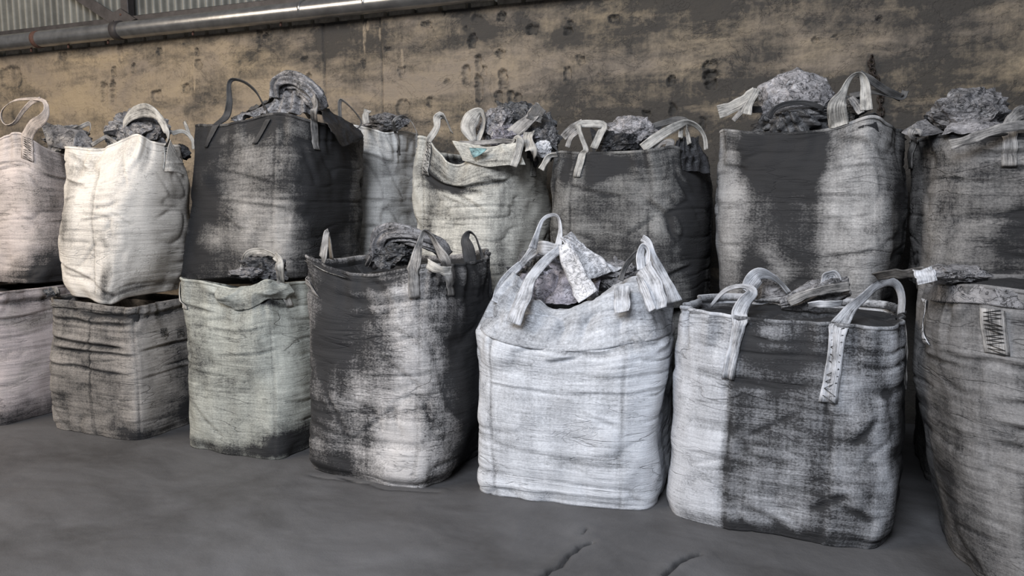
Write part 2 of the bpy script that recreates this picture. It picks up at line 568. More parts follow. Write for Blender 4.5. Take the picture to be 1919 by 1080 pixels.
def ribbon(name, b, path, width, facing=(0, -1, 0), twist=None, mat=None, tabA=None, tabB=None, thick=0.005, seed=0, curl=0.15, crease=True, parent=None, stitch=False, wid=None, nfree=34):
    """webbing strap: sewn tab on the cloth (tabA), free loop through path, sewn tab (tabB). tab = (px0,py0,px1,py1) bottom -> top"""
    nx = 7
    K = np.linspace(-1, 1, nx)
    secs = []
    stitched = []

    def tab_secs(t):
        u0, v0 = b.at(t[0], t[1])
        u1, v1 = b.at(t[2], t[3])
        v1 = min(v1, 1.0)
        out = []
        for a in np.linspace(0, 1, 12):
            u_, v_ = u0 + (u1 - u0) * a, v0 + (v1 - v0) * a
            tl = np.linalg.norm(b.S(u_ + .004, v_) - b.S(u_ - .004, v_)) / .008
            uu = u_ + K * (width / 2) / max(tl, .3)
            out.append(b.S(uu, np.full(nx, v_), lift=.010 + .001 * a))
        return out

    A = tab_secs(tabA) if tabA else []
    Bt = tab_secs(tabB) if tabB else []
    pts = []
    if A:
        pts.append(A[-1][nx // 2])
    pts += [np.asarray(p_, float) for p_ in path]
    if Bt:
        pts.append(Bt[-1][nx // 2])
    c = catmull(pts, nfree) if len(pts) > 1 else np.zeros((0, 3))
    free = []
    if len(c):
        t = nrm(np.gradient(c, axis=0))
        fc = nrm(np.array(facing, float))
        wv = nrm(np.cross(t, fc))
        # keep the width direction steady along the strap
        for i in range(1, len(wv)):
            if np.dot(wv[i], wv[i - 1]) < 0 and np.linalg.norm(np.cross(t[i], fc)) < .35:
                wv[i] = -wv[i]
        tw = np.zeros(len(c)) if twist is None else np.interp(np.linspace(0, 1, len(c)), np.linspace(0, 1, len(twist)), twist)
        nv_ = np.cross(t, wv)
        rng = np.linspace(0, 1, len(c))
        tw = tw + (noise(rng * 5, 0 * rng, 0, seed + 3) - .5) * .5
        W = wv * np.cos(tw)[:, None] + nv_ * np.sin(tw)[:, None]
        wd = np.full(len(c), width) if wid is None else np.interp(rng, np.linspace(0, 1, len(wid)), wid)
        wd = wd * (1 + .25 * (noise(rng * 6, 0 * rng, 0, seed + 8) - .5))
        if A:
            wa = nrm(A[-1][-1] - A[-1][0])
            if np.dot(wa, W[0]) < 0:
                W = -W
            k = np.exp(-rng * 9)[:, None]
            W = nrm(W * (1 - k) + wa * k)
        if Bt:
            wb = nrm(Bt[-1][-1] - Bt[-1][0])
            if np.dot(wb, W[-1]) < 0:
                wb = -wb
            k = np.exp(-(1 - rng) * 9)[:, None]
            W = nrm(W * (1 - k) + wb * k)
        n2 = nrm(np.cross(t, W))
        for i in range(len(c)):
            bow = curl * wd[i] * (noise(rng[i] * 4, .5, 0, seed + 5) - .2) * (1 - K * K)
            rip = .12 * wd[i] * (noise(K * 2.2 + 9, rng[i] * 5, 0, seed + 6) - .5) if crease else 0 * K
            free.append(c[i] + np.outer(K * wd[i] / 2, W[i]) + np.outer(bow + rip, n2[i]))
    secs = A[:-1] + free + [s_ if np.dot(nrm(s_[-1] - s_[0]), nrm(free[-1][-1] - free[-1][0])) > 0 else s_[::-1] for s_ in Bt[::-1][1:]] if free else A
    Sx = np.array(secs)
    ns = len(Sx)
    tang = nrm(np.gradient(Sx, axis=0).reshape(-1, 3)).reshape(Sx.shape)
    acr = nrm(np.gradient(Sx, axis=1).reshape(-1, 3)).reshape(Sx.shape)
    nn = np.cross(acr, tang)
    fr = Sx + nn * thick / 2
    bk = Sx - nn * thick / 2
    loop = np.concatenate([fr, bk[:, ::-1]], 1)
    m = loop.shape[1]
    f = grid_faces(m, ns, True).tolist()
    f.append(list(range(m))[::-1])
    f.append(list(range((ns - 1) * m, ns * m)))
    along = np.concatenate([[0], np.cumsum(np.linalg.norm(np.diff(Sx[:, nx // 2], axis=0), axis=1))])
    ux = np.concatenate([K, K[::-1]]) * width / 2 + seed * .37
    uv = np.stack([np.tile(ux, (ns, 1)), np.tile(along[:, None], (1, m))], -1).reshape(-1, 2)
    o = mesh_obj(name, loop.reshape(-1, 3), f, mat, parent or b.root, uvs=uv)
    if stitch and tabA:
        zz = np.array([A[min(11, int(i * 11 / 26))][(1 if i % 2 else 5)] for i in range(27)])
        zz = zz + nrm(np.array((0, 0, EYE)) - zz.mean(0)) * .006
        tube('stitching', zz, .0028, stitch if not isinstance(stitch, bool) else mat, o, 4, n=53, sharp=True)
    return o


def tube(name, pts, rad, mat, parent, sides=8, n=None, sharp=False, cap=True):
    p = np.asarray(pts, float)
    if not sharp and n:
        p = catmull(p, n)
    r = np.full(len(p), rad) if np.isscalar(rad) else np.interp(np.linspace(0, 1, len(p)), np.linspace(0, 1, len(rad)), rad)
    t = nrm(np.gradient(p, axis=0))
    ref = np.array((0, 0, 1.0)) if abs(t[:, 2]).mean() < .8 else np.array((1.0, 0, 0))
    a = nrm(np.cross(t, ref))
    b_ = np.cross(t, a)
    V_ = []
    for i in range(len(p)):
        th = np.arange(sides) / sides * 2 * math.pi
        V_.append(p[i] + r[i] * (np.outer(np.cos(th), a[i]) + np.outer(np.sin(th), b_[i])))
    V_ = np.array(V_)
    f = [x[::-1] for x in grid_faces(sides, len(p), True).tolist()]
    if cap:
        f.append(list(range(sides)))
        f.append(list(range((len(p) - 1) * sides, len(p) * sides))[::-1])
    return mesh_obj(name, V_.reshape(-1, 3), f, mat, parent)


def spout(name, b, pts, rad, mat, pleats=11, depth=.3, twist=2.0, seed=0, flat=1.0, n=60, sides=72):
    """gathered neck of the liner: a pleated, twisted tube along a path"""
    c = catmull(pts, n)
    r = np.interp(np.linspace(0, 1, n), np.linspace(0, 1, len(rad)), rad)
    t = nrm(np.gradient(c, axis=0))
    ref = np.array((0, 1.0, 0.05))
    a = nrm(np.cross(t, ref))
    b_ = np.cross(t, a)
    th = np.arange(sides) / sides * 2 * math.pi
    V_ = []
    for i in range(n):
        s = i / n
        ph = th + twist * s
        k = 1 - depth * (0.5 + 0.5 * np.cos(pleats * ph + 2 * np.sin(3 * ph + seed))) - depth * .9 * (noise(np.cos(ph) * 3 + 9, np.sin(ph) * 3 + 9, s * 5, seed) - .3)
        k = k + .25 * (noise(np.cos(th) * 2 + 5, np.sin(th) * 2 + 5, s * 9, seed + 4) - .5)
        V_.append(c[i] + r[i] * (np.outer(np.cos(th) * k, a[i]) + flat * np.outer(np.sin(th) * k, b_[i])))
    V_ = np.array(V_)
    f = [x[::-1] for x in grid_faces(sides, n, True).tolist()]
    f.append(list(range(sides)))
    f.append(list(range((n - 1) * sides, n * sides))[::-1])
    return mesh_obj(name, V_.reshape(-1, 3), f, mat, b.root)


def crumple(name, b, ctr, rad, mat, seed=0, amp=.3, sub=5, freq=2.2):
    """a wad of crumpled film: facets broken into smaller facets"""
    rs = np.random.RandomState(seed)
    amp = amp * .62
    bm = bmesh.new()
    bmesh.ops.create_icosphere(bm, subdivisions=2, radius=1)
    for lev, a in enumerate((.30, .24, .12, .05)[:sub]):
        if lev:
            bmesh.ops.subdivide_edges(bm, edges=bm.edges[:], cuts=1, use_grid_fill=True)
        for v in bm.verts:
            c = v.co.copy()
            v.co = c * (1 + amp * a * 2 * rs.uniform(-1, 1)) + Vector(rs.uniform(-1, 1, 3)) * a * amp * .8
    co = np.array([v.co[:] for v in bm.verts])
    co = co * np.asarray(rad) + np.asarray(ctr)
    f = [[v.index for v in fc.verts] for fc in bm.faces]
    bm.free()
    return mesh_obj(name, co, f, mat, b.root, smooth=False)


def sheet(name, b, rows, mat, nu=44, nv=36, amp=.03, freq=9, thick=.004, seed=0, pleat=0.0, npl=9, parent=None, pin=False):
    """a slack sheet lofted through rows of points, with folds and a real thickness"""
    R = np.array([catmull(r, nu) for r in rows])
    Gd = np.stack([catmull(R[:, i], nv) for i in range(nu)], 1)
    du = nrm(np.gradient(Gd, axis=1).reshape(-1, 3)).reshape(Gd.shape)
    dv = nrm(np.gradient(Gd, axis=0).reshape(-1, 3)).reshape(Gd.shape)
    nn = nrm(np.cross(du, dv).reshape(-1, 3)).reshape(Gd.shape)
    x, y, z = Gd[..., 0] * freq, Gd[..., 1] * freq, Gd[..., 2] * freq
    d = amp * 1.3 * (fbm(x, y, z, seed, 4) - .5) - amp * .8 * ridge(x * .8, y * .8, z * .8, seed + 3, 5)
    s = np.linspace(0, 1, nu)[None, :]
    t = np.linspace(0, 1, nv)[:, None]
    d = d + pleat * np.sin(s * npl * 2 * math.pi + 3 * noise(s * 3, t * 2, 0, seed + 5)) * (1 - .5 * t)
    if pin:
        d = d * sst(0, .3, t) * sst(0, .06, np.minimum(s, 1 - s))
    Gd = Gd + nn * d[..., None]
    fr, bk = Gd + nn * thick / 2, Gd - nn * thick / 2
    n_ = nu * nv
    f1 = grid_faces(nu, nv, False)
    f = f1.tolist() + (f1[:, ::-1] + n_).tolist()
    ring = [i for i in range(nu)] + [r * nu + nu - 1 for r in range(1, nv)] + [(nv - 1) * nu + i for i in range(nu - 2, -1, -1)] + [r * nu for r in range(nv - 2, 0, -1)]
    for i in range(len(ring)):
        p_, q_ = ring[i], ring[(i + 1) % len(ring)]
        f.append([q_, p_, p_ + n_, q_ + n_])
    uv = np.stack([np.tile(s, (nv, 1)) * np.linalg.norm(Gd[0, 0] - Gd[0, -1]), np.tile(t, (1, nu)) * np.linalg.norm(Gd[0, 0] - Gd[-1, 0])], -1).reshape(-1, 2)
    return mesh_obj(name, np.concatenate([fr.reshape(-1, 3), bk.reshape(-1, 3)]), f, mat, parent or b.root, uvs=np.tile(uv, (2, 1)), attrs={'dirt': np.full(2 * n_, .35)})


def box(name, lo, hi, mat, parent=None, bev=0.004):
    bm = bmesh.new()
    bmesh.ops.create_cube(bm, size=1)
    lo, hi = np.array(lo), np.array(hi)
    for v in bm.verts:
        v.co = Vector((lo + hi) / 2 + np.array(v.co) * (hi - lo))
    if bev:
        bmesh.ops.bevel(bm, geom=bm.edges[:], offset=bev, segments=1, affect='EDGES')
    me = bpy.data.meshes.new(name)
    bm.to_mesh(me)
    bm.free()
    if mat:
        me.materials.append(mat)
    o = bpy.data.objects.new(name, me)
    COL.objects.link(o)
    if parent is not None:
        o.parent = parent
        o.matrix_parent_inverse = parent.matrix_world.inverted()
    return o


# ================================================================== SETTING
WY = 6.0           # face of the rear wall
TOPZ = 3.25        # its ledge

# ---- wall material: dirty tan render with soot smears and a painted light falloff
N = Nodes('sooty_render')
co = N.n('ShaderNodeTexCoord').outputs['Object']
gr = N.n('ShaderNodeAttribute', attribute_name='dirt').outputs['Fac']
big = N.noise(co, 1.0, (1.3, 1, 2.6), 6, 0.62, 1.0, 0.4)
hor = N.noise(co, 1.0, (1.4, 1, 9.0), 6, 0.6, 3.0, 0.6)
ver = N.noise(co, 1.0, (22.0, 1, 1.6), 4, 0.6, 5.0)
fin = N.noise(co, 38.0, (1, 1, 1), 5, 0.7, 2.0)
lnw = N.line(N.noise(co, 1.0, (2.2, 1, 3.2), 5, 0.65, 8.0, 0.7), 0.008)
tan = N.mix(N.ramp(big, 0.35, 0.65), (0.345, 0.275, 0.185), (0.235, 0.195, 0.155))
mid = N.noise(co, 1.0, (4.0, 1, 6.0), 6, 0.68, 12.0, 0.9)
d = N.math('ADD', N.math('ADD', N.math('MULTIPLY', N.math('SUBTRACT', hor, 0.5), 1.5), N.math('MULTIPLY', N.math('SUBTRACT', mid, 0.5), 1.8)), N.math('ADD', N.math('MULTIPLY', N.math('SUBTRACT', fin, 0.5), 0.9), N.math('MULTIPLY', N.math('SUBTRACT', ver, 0.5), 0.6)))
d = N.math('ADD', N.math('ADD', d, gr), N.math('MULTIPLY', lnw, 0.16), True)
N.l(N.mix(N.math('MULTIPLY', d, 0.93), tan, (0.036, 0.034, 0.032)), N.b.inputs['Base Color'])
N.b.inputs['Roughness'].default_value = 0.85
bp = N.n('ShaderNodeBump')
bp.inputs['Strength'].default_value = 0.7
bp.inputs['Distance'].default_value = 0.04
N.l(N.math('ADD', N.math('MULTIPLY', fin, 0.35), N.math('ADD', N.math('MULTIPLY', hor, 0.5), N.math('MULTIPLY', lnw, -0.12))), bp.inputs['Height'])
N.l(bp.outputs[0], N.b.inputs['Normal'])
M_WALL = N.m

# chips knocked out of the render: (px, py, width px, height px, depth m)
CHIPS = [(487, 70, 8, 36, .02), (498, 68, 9, 9, .02), (570, 110, 12, 8, .015), (578, 146, 9, 16, .015), (299, 96, 8, 12, .015), (251, 128, 7, 16, .015),
         (224, 100, 8, 30, .015), (213, 135, 8, 18, .012), (370, 97, 6, 14, .015), (373, 122, 12, 16, .012), (197, 176, 10, 40, .02), (213, 175, 9, 42, .02), (295, 180, 16, 20, .015),
         (349, 165, 12, 16, .015), (20, 145, 34, 34, .012), (119, 105, 12, 14, .012), (795, 47, 7, 9, .02), (805, 48, 9, 11, .02), (832, 22, 4, 16, .015), (873, 54, 7, 10, .015), (885, 77, 12, 28, .025),
         (894, 35, 14, 14, .012), (940, 31, 13, 15, .03), (937, 100, 13, 14, .02), (873, 140, 12, 34, .02), (897, 118, 10, 32, .02), (906, 132, 9, 20, .018), (897, 165, 11, 52, .025),
         (942, 148, 12, 36, .02), (934, 182, 11, 26, .02), (956, 182, 10, 26, .018), (970, 182, 11, 18, .018), (997, 55, 18, 18, .025), (1065, 58, 13, 18, .025), (1068, 43, 7, 8, .02),
         (1152, 34, 14, 14, .025), (1063, 138, 10, 26, .015), (1088, 112, 11, 16, .015), (1258, 152, 11, 17, .03), (1332, 122, 20, 14, .025), (1332, 140, 18, 16, .03), (1333, 158, 16, 18, .03),
         (1261, 205, 10, 28, .02), (1212, 213, 10, 12, .025), (1318, 232, 8, 24, .02), (1529, 76, 8, 8, .015), (755, 202, 20, 30, .012), (753, 135, 10, 18, .012), (804, 190, 8, 20, .015), (837, 153, 8, 8, .015), (680, 120, 6, 14, .012), (685, 60, 6, 44, .006),
         (728, 92, 10, 6, .015), (1645, 36, 7, 6, .02), (1468, 136, 5, 8, .012), (1565, 70, 5, 5, .012), (1120, 140, 4, 8, .01)]
xs = np.concatenate([np.linspace(-15, -8.6, 60, endpoint=False), np.linspace(-8.6, 1.9, 1050, endpoint=False), np.linspace(1.9, 7, 40)])
zs = np.concatenate([np.linspace(0, 1.6, 20, endpoint=False), np.linspace(1.6, TOPZ, 180, endpoint=False)])
zs = np.concatenate([zs, [TOPZ], np.linspace(TOPZ + .05, 3.29, 2)]) if False else np.concatenate([zs, [TOPZ]])
X, Z = np.meshgrid(xs, zs)
dy = (fbm(X * 1.2, Z * 1.6, 0, 3, 4) - .5) * .06 + (fbm(X * 9, Z * 9, 0, 5, 3) - .5) * .012
dy = np.where(dy > 0, dy * .6, dy)
gg = .36 + .40 * sst(-3.6, 0.8, X) - .06 * (1 - sst(-7.5, -3.2, X))  # soot level, plus light fading to the right put into the colour
gg = gg + (fbm(X * 1.1, Z * 2.6, 0, 33, 5) - .5) * 2.1 + (fbm(X * 3.2, Z * 6.5 + .8 * noise(X * 2, Z * 2, 0, 71), 0, 37, 4) - .5) * .9
gg = gg + .38 * (1 - sst(1.95, 2.35, Z + .25 * (fbm(X * 2, Z * 2, 0, 8, 3) - .5)))
gg = gg + .25 * sst(-3.0, -.6, X) * (1 - sst(2.2, 2.7, Z + .4 * (fbm(X * 1.5, Z * 2, 0, 18, 3) - .5)))  # lower right end: more of the same painted dimness
for (px, py, wpx, hpx, dep) in CHIPS:
    q = P(px, py, WY)
    m_ = np.linalg.norm(q - np.array((0, 0, EYE))) / F
    rw = wpx * m_ * 1.25 / 2 / .9
    rh = hpx * m_ / 2
    jx = X + .012 * (noise(X * 45, Z * 45, 0, 7) - .5) * 2
    jz = Z + .014 * (noise(X * 45, Z * 45, 0, 9) - .5) * 2
    k = np.maximum(np.abs(jx - q[0]) / rw, np.abs(jz - q[2]) / rh) * .5 + np.hypot((jx - q[0]) / rw, (jz - q[2]) / rh) * .5
    cut = 1 - sst(.75, 1.05, k)
    lip = np.exp(-((k - 1.1) / .22) ** 2)
    dy = dy + cut * dep * 1.6 * (.8 + .5 * noise(X * 60, Z * 60, 0, 4)) - lip * .006
    gg = gg + cut * .12 + .5 * np.exp(-((k - .95) / .14) ** 2)
# pale lime runs
for (px, py, wpx, hpx) in [(105, 105, 7, 16), (205, 112, 7, 26), (271, 150, 4, 30), (282, 140, 4, 20), (365, 145, 4, 46), (682, 70, 5, 50), (688, 48, 6, 18), (755, 112, 4, 36), (712, 65, 5, 26), (875, 108, 4, 22), (820, 128, 6, 18), (790, 160, 5, 24)]:
    q = P(px, py, WY)
    m_ = np.linalg.norm(q - np.array((0, 0, EYE))) / F
    k = np.hypot((X - q[0]) / (wpx * m_ * .6), (Z - q[2]) / (hpx * m_ * .55))
    e = 1 - sst(.7, 1.1, k)
    gg = gg - .9 * e
    dy = dy - .004 * e
# flush concrete pier: recessed joints at both edges
pa, pb = P(606, 110, WY)[0], P(714, 110, WY)[0]
for xx in (pa, pb):
    e = np.exp(-((X - xx + .008 * (noise(Z * 9, 0 * Z, 0, 3) - .5)) / .010) ** 2)
    dy = dy + .022 * e
    gg = gg + .5 * e
inp = sst(pa - .02, pa + .02, X) * (1 - sst(pb - .02, pb + .02, X))
gg = gg + .16 * inp
dy = dy * (1 - .4 * inp) + .012 * inp
vert = np.stack([X, WY + dy, Z], -1).reshape(-1, 3)
fc = grid_faces(len(xs), len(zs), False)
nvt = len(vert)
top_i = np.arange(len(xs)) + (len(zs) - 1) * len(xs)
back = vert[top_i] + np.array((0, .3, 0))
back2 = back * np.array((1, 1, 0))
allv = np.vstack([vert, back, back2])
fl = fc.tolist()
for i in range(len(xs) - 1):
    fl.append([int(top_i[i]), int(top_i[i + 1]), nvt + i + 1, nvt + i])
    fl.append([nvt + i, nvt + i + 1, nvt + len(xs) + i + 1, nvt + len(xs) + i])
wall = mesh_obj('wall_back', allv, fl, M_WALL, attrs={'dirt': np.concatenate([gg.ravel(), np.full(2 * len(xs), .6)])})
wall['kind'] = 'structure'

# ---- ledge bricks under the pipe
M_BRICK = plain('pale_brick', (0.42, 0.38, 0.32), .85, 0, .35, 20, .4)
bx = -8.4
first = None
for i in range(30):
    wbk = .2 + .03 * random.random()
    dz = .062 + random.uniform(-.006, .004)
    o = box('brick', (bx, WY + .02 + random.uniform(-.008, .008), TOPZ + .004), (bx + wbk, WY + .14, TOPZ + dz), M_BRICK, wall, .006)
    bx += wbk + .035 + random.uniform(0, .02)

# ---- corrugated cladding above the ledge
M_SHEET = plain('clouded_roof_sheet', (0.20, 0.20, 0.18), .5, 0, .4, 3, .1)
M_STEEL = plain('galvanised_pipe', (0.33, 0.33, 0.33), .27, .8, .3, 9, .06)
M_DARK = plain('sooty_steel', (0.055, 0.050, 0.052), .6, .3, .4, 10, .2)
M_RUST = plain('rusty_iron', (0.11, 0.055, 0.042), .8, .1, .4, 30, .4)
clad = bpy.data.objects.new('wall_cladding', None)
COL.objects.link(clad)
clad['kind'] = 'structure'
bpy.context.view_layer.update()
pitch = .098
x0 = -13.0
while x0 < 3.5:
    ns = 8
    wsh = ns * pitch
    xx = np.linspace(x0 - .03, x0 + wsh + .03, ns * 12)
    ph = (xx / pitch) % 1
    prof = np.clip(np.abs(ph - .5) * 2 * 1.9 - .45, 0, 1) * .06
    off = random.uniform(-.004, .004)
    vv = []
    for z in (TOPZ + .02, 4.0, 5.2):
        vv.append(np.stack([xx, WY + .14 + off - prof, np.full_like(xx, z)], -1))
    vv = np.concatenate(vv)
    back = vv + np.array((0, .004, 0))
    n_ = len(vv)
    f1 = grid_faces(len(xx), 3, False)
    mesh_obj('corrugated_sheet', np.vstack([vv, back]), f1.tolist() + (f1[:, ::-1] + n_).tolist(), M_SHEET, clad)
    x0 += wsh

# ---- sheeting rail above the pipe, post and diagonal brace
PY = 5.84
zp = P(0, 82, PY)[2]
o = box('trim_1', (-13, 5.965, zp + .085), (4, 6.05, zp + .17), M_DARK, None, .006)
o['kind'] = 'structure'
q = P(232, 20, 5.96)
o = box('trim_2', (q[0] - .05, 5.965, zp + .05), (q[0] + .05, 6.05, 5.2), M_DARK, None, .006)
o['kind'] = 'structure'
br = thing('diagonal_brace', 'dark flat steel brace slanting down to the pipe clamp at upper left', 'brace', tuple(P(222, 45, 5.86)))
a, b_ = P(90, -45, 5.945), P(214, 36, 5.945)
tv = nrm(b_ - a); nv_ = np.cross(tv, (0, 1, 0))
vs = []
for p_ in (a, b_):
    for k in (-.055, .055):
        for yy in (-.006, .006):
            vs.append(p_ + nv_ * k + np.array((0, yy, 0)))
mesh_obj('flat_bar', vs, [[0, 2, 3, 1], [4, 5, 7, 6], [0, 4, 6, 2], [1, 3, 7, 5], [0, 1, 5, 4], [2, 6, 7, 3]], M_DARK, br, smooth=False)
gs = [P(205, 28, 5.945), P(222, 48, 5.945), P(256, 36, 5.945), P(226, 16, 5.945)]
gp = [g_ + np.array((0, s_, 0)) for s_ in (-.008, .008) for g_ in gs]
mesh_obj('gusset_plate', gp, [[0, 1, 2, 3], [7, 6, 5, 4]] + [[i, i + 4, (i + 1) % 4 + 4, (i + 1) % 4] for i in range(4)], M_DARK, br, smooth=False)
bpos = P(228, 28, 5.95)
tube('bolt', [bpos + np.array((0, .03, 0)), bpos - np.array((0, .018, 0))], .012, M_RUST, br, 6)

# ---- steel pipe on the ledge
pipe = thing('steel_pipe', 'long grey steel pipe running along the top of the wall', 'pipe', (-6, PY, zp))
tube('pipe_body', np.stack([np.linspace(-13, 4, 60), np.full(60, PY), zp + .006 * np.sin(np.linspace(0, 9, 60))], -1), .082, M_STEEL, pipe, 32, sharp=True)
for px, nm, rr, ww, mm in ((70, 'rusty_coupling', .087, .03, M_RUST), (570, 'weld_ring', .0845, .012, M_STEEL), (690, 'weld_ring', .0845, .012, M_STEEL), (222, 'clamp_band', .092, .045, M_DARK)):
    q = P(px, 45, PY)
    o = tube(nm, [(q[0] - ww, PY, zp), (q[0], PY, zp + .001), (q[0] + ww, PY, zp)], rr, mm, pipe, 28, sharp=True)
for px in (55, 125, 200, 360, 525):
    q = P(px, 88, PY)
    tube('hanger_stub', [(q[0], PY + .02, zp - .07), (q[0], PY + .02, zp - .115)], .011, M_RUST, pipe, 6)

# ---- chain on the wall
M_CHAIN = plain('rusty_chain', (0.055, 0.042, 0.036), .75, .4, .4, 40, .3)
chain = thing('hanging_chain', 'rusty chain hanging on the sooty wall above the big black bag at right', 'chain', tuple(P(1633, 108, WY - .03)))
cp = catmull([P(1634, 105, WY - .035), P(1632, 125, WY - .03), P(1640, 143, WY - .03), P(1648, 165, WY - .03), P(1650, 190, WY - .03), P(1651, 222, WY - .03), P(1650, 260, WY - .03)], 16)
for i in range(len(cp) - 1):
    a, b_ = cp[i], cp[i + 1]
    t = nrm(b_ - a)
    side = np.array((1.0, 0, 0)) if i % 2 else np.array((0.35, 1.0, 0))
    side = nrm(side - t * np.dot(side, t))
    c_ = (a + b_) / 2
    L = np.linalg.norm(b_ - a) * .66
    th = np.linspace(0, 2 * math.pi, 17)
    pts = [c_ + t * L * math.cos(q_) + side * .020 * math.sin(q_) for q_ in th]
    tube('link', pts, .0065, M_CHAIN, chain, 6, sharp=True, cap=False)
tube('nail', [P(1634, 103, WY + .03), P(1634, 103, WY - .06)], .008, M_CHAIN, chain, 6)

# ---- floor of trodden coal dust
N = Nodes('coal_dust_floor')
co = N.n('ShaderNodeTexCoord').outputs['Object']
at = N.n('ShaderNodeAttribute', attribute_name='dirt').outputs['Fac']
a1 = N.noise(co, 1.1, (1, 1.6, 1), 6, 0.6, 1.0, 0.5)
a2 = N.noise(co, 14.0, (1, 1, 1), 6, 0.65, 3.0)
a3 = N.noise(co, 120.0, (1, 1, 1), 3, 0.6, 5.0)
col = N.mix(N.ramp(a1, 0.35, 0.68), (0.058, 0.056, 0.056), (0.118, 0.117, 0.120))
col = N.mix(N.math('MULTIPLY', N.ramp(a2, 0.5, 0.75), 0.35), col, (0.10, 0.098, 0.098))
col = N.mix(at, col, (0.010, 0.010, 0.011))
N.l(col, N.b.inputs['Base Color'])
N.l(N.ramp(a1, 0.3, 0.7, 0.50, 0.62), N.b.inputs['Roughness'])
N.b.inputs['Specular IOR Level'].default_value = 0.45
bp = N.n('ShaderNodeBump')
bp.inputs['Strength'].default_value = 0.35
bp.inputs['Distance'].default_value = 0.02
N.l(N.math('ADD', N.math('MULTIPLY', a2, 0.7), N.math('MULTIPLY', a3, 0.2)), bp.inputs['Height'])
N.l(bp.outputs[0], N.b.inputs['Normal'])
M_FLOOR = N.m
xs = np.concatenate([np.linspace(-16, -6, 40, endpoint=False), np.linspace(-6, -1.9, 200, endpoint=False), np.linspace(-1.9, 1.2, 420, endpoint=False), np.linspace(1.2, 7, 40)])
ys = np.concatenate([np.linspace(-6, 2.2, 40, endpoint=False), np.linspace(2.2, 4.4, 300, endpoint=False), np.linspace(4.4, 6.35, 30)])
X, Y = np.meshgrid(xs, ys)
z = (fbm(X * 1.6, Y * 2.2, 0, 60, 4) - .5) * .035 - .002
z = z + (fbm(X * 7, Y * 7, 0, 61, 3) - .5) * .010 + .006 * (ridge(X * 2.2 + Y, Y * 3, 0, 62, 5) - .3) * sst(-2.2, -.9, X)
z = z * (1 - .85 * sst(3.35, 3.7, Y))
dk = np.zeros_like(X)
CR = [[(1012, 1085), (1030, 1066), (1052, 1058), (1066, 1040), (1078, 1034), (1086, 1024), (1110, 1017)], [(1092, 1000), (1100, 991)], [(1245, 1078), (1262, 1066), (1270, 1056), (1288, 1046), (1312, 1039)],
      [(585, 893), (630, 901), (690, 908)], [(640, 898), (720, 918), (820, 923)]]
for poly, wd, dep in zip(CR, (.0095, .005, .010, .006, .005), (.022, .01, .016, .008, .006)):
    pts = [G(*p_) for p_ in poly]
    dist = np.full_like(X, 9.0)
    for a, b_ in zip(pts[:-1], pts[1:]):
        vx, vy = b_[0] - a[0], b_[1] - a[1]
        t = np.clip(((X - a[0]) * vx + (Y - a[1]) * vy) / (vx * vx + vy * vy), 0, 1)
        dist = np.minimum(dist, np.hypot(X - a[0] - t * vx, Y - a[1] - t * vy))
    dist = dist + .006 * (noise(X * 40, Y * 40, 0, 66) - .5)
    e = np.exp(-(np.maximum(dist, 0) / wd) ** 2)
    z = z - dep * e + .006 * np.exp(-((dist - .04) / .03) ** 2)
    dk = np.maximum(dk, e * .9)
fl = mesh_obj('floor', np.stack([X, Y, z], -1).reshape(-1, 3), grid_faces(len(xs), len(ys), False), M_FLOOR, attrs={'dirt': dk.ravel()})
fl['kind'] = 'structure'

# ================================================================== BAGS
WARM = (0.66, 0.585, 0.54)
LOW, UPP = 'bulk bags of the front row on the floor', 'bulk bags stacked in the upper row'
M = {}
M['B0'] = fabric('cloth_pink_white', WARM, grime=.12, mottle=.5, seed=1, tint=(.60, .52, .50))
M['B1'] = fabric('cloth_grey_beige', (.50, .46, .42), grime=.3, mottle=.45, seed=2)
M['B2'] = fabric('cloth_green_white', (.56, .57, .51), grime=.2, mottle=.55, seed=3)
M['B3'] = fabric('cloth_scuffed', (.60, .575, .56), grime=.1, mottle=.8, crease=.4, seed=4)
M['B4'] = fabric('cloth_clean_white', (.74, .76, .80), grime=.08, mottle=.5, crease=.25, seed=5)
M['B5'] = fabric('cloth_grey_panels', (.62, .63, .66), grime=.1, mottle=.65, seed=6)
M['B6'] = fabric('cloth_dim_grey', (.33, .32, .315), grime=.2, mottle=.5, seed=7)
M['T0'] = fabric('cloth_rose_white', WARM, grime=.14, mottle=.5, seed=8, tint=(.60, .53, .50))
M['T1'] = fabric('cloth_cream', (.82, .765, .69), grime=.06, mottle=.5, crease=.22, seed=9)
M['T2'] = fabric('cloth_blackened', (.43, .41, .385), grime=.15, mottle=.6, seed=10)
M['T3'] = fabric('cloth_pale', (.78, .77, .74), grime=-.1, mottle=.4, seed=11)
M['T4'] = fabric('cloth_off_white', (.70, .68, .61), grime=.04, mottle=.7, seed=12)
M['T5'] = fabric('cloth_sooty', (.42, .41, .39), grime=.25, mottle=.55, seed=13)
M['T6'] = fabric('cloth_coal_band', (.53, .515, .50), grime=.12, mottle=.6, seed=14)
M['T7'] = fabric('cloth_dusk_grey', (.45, .43, .41), grime=.25, mottle=.55, seed=15)
M['R'] = fabric('cloth_rear', (.42, .41, .39), grime=.3, mottle=.5, seed=16)

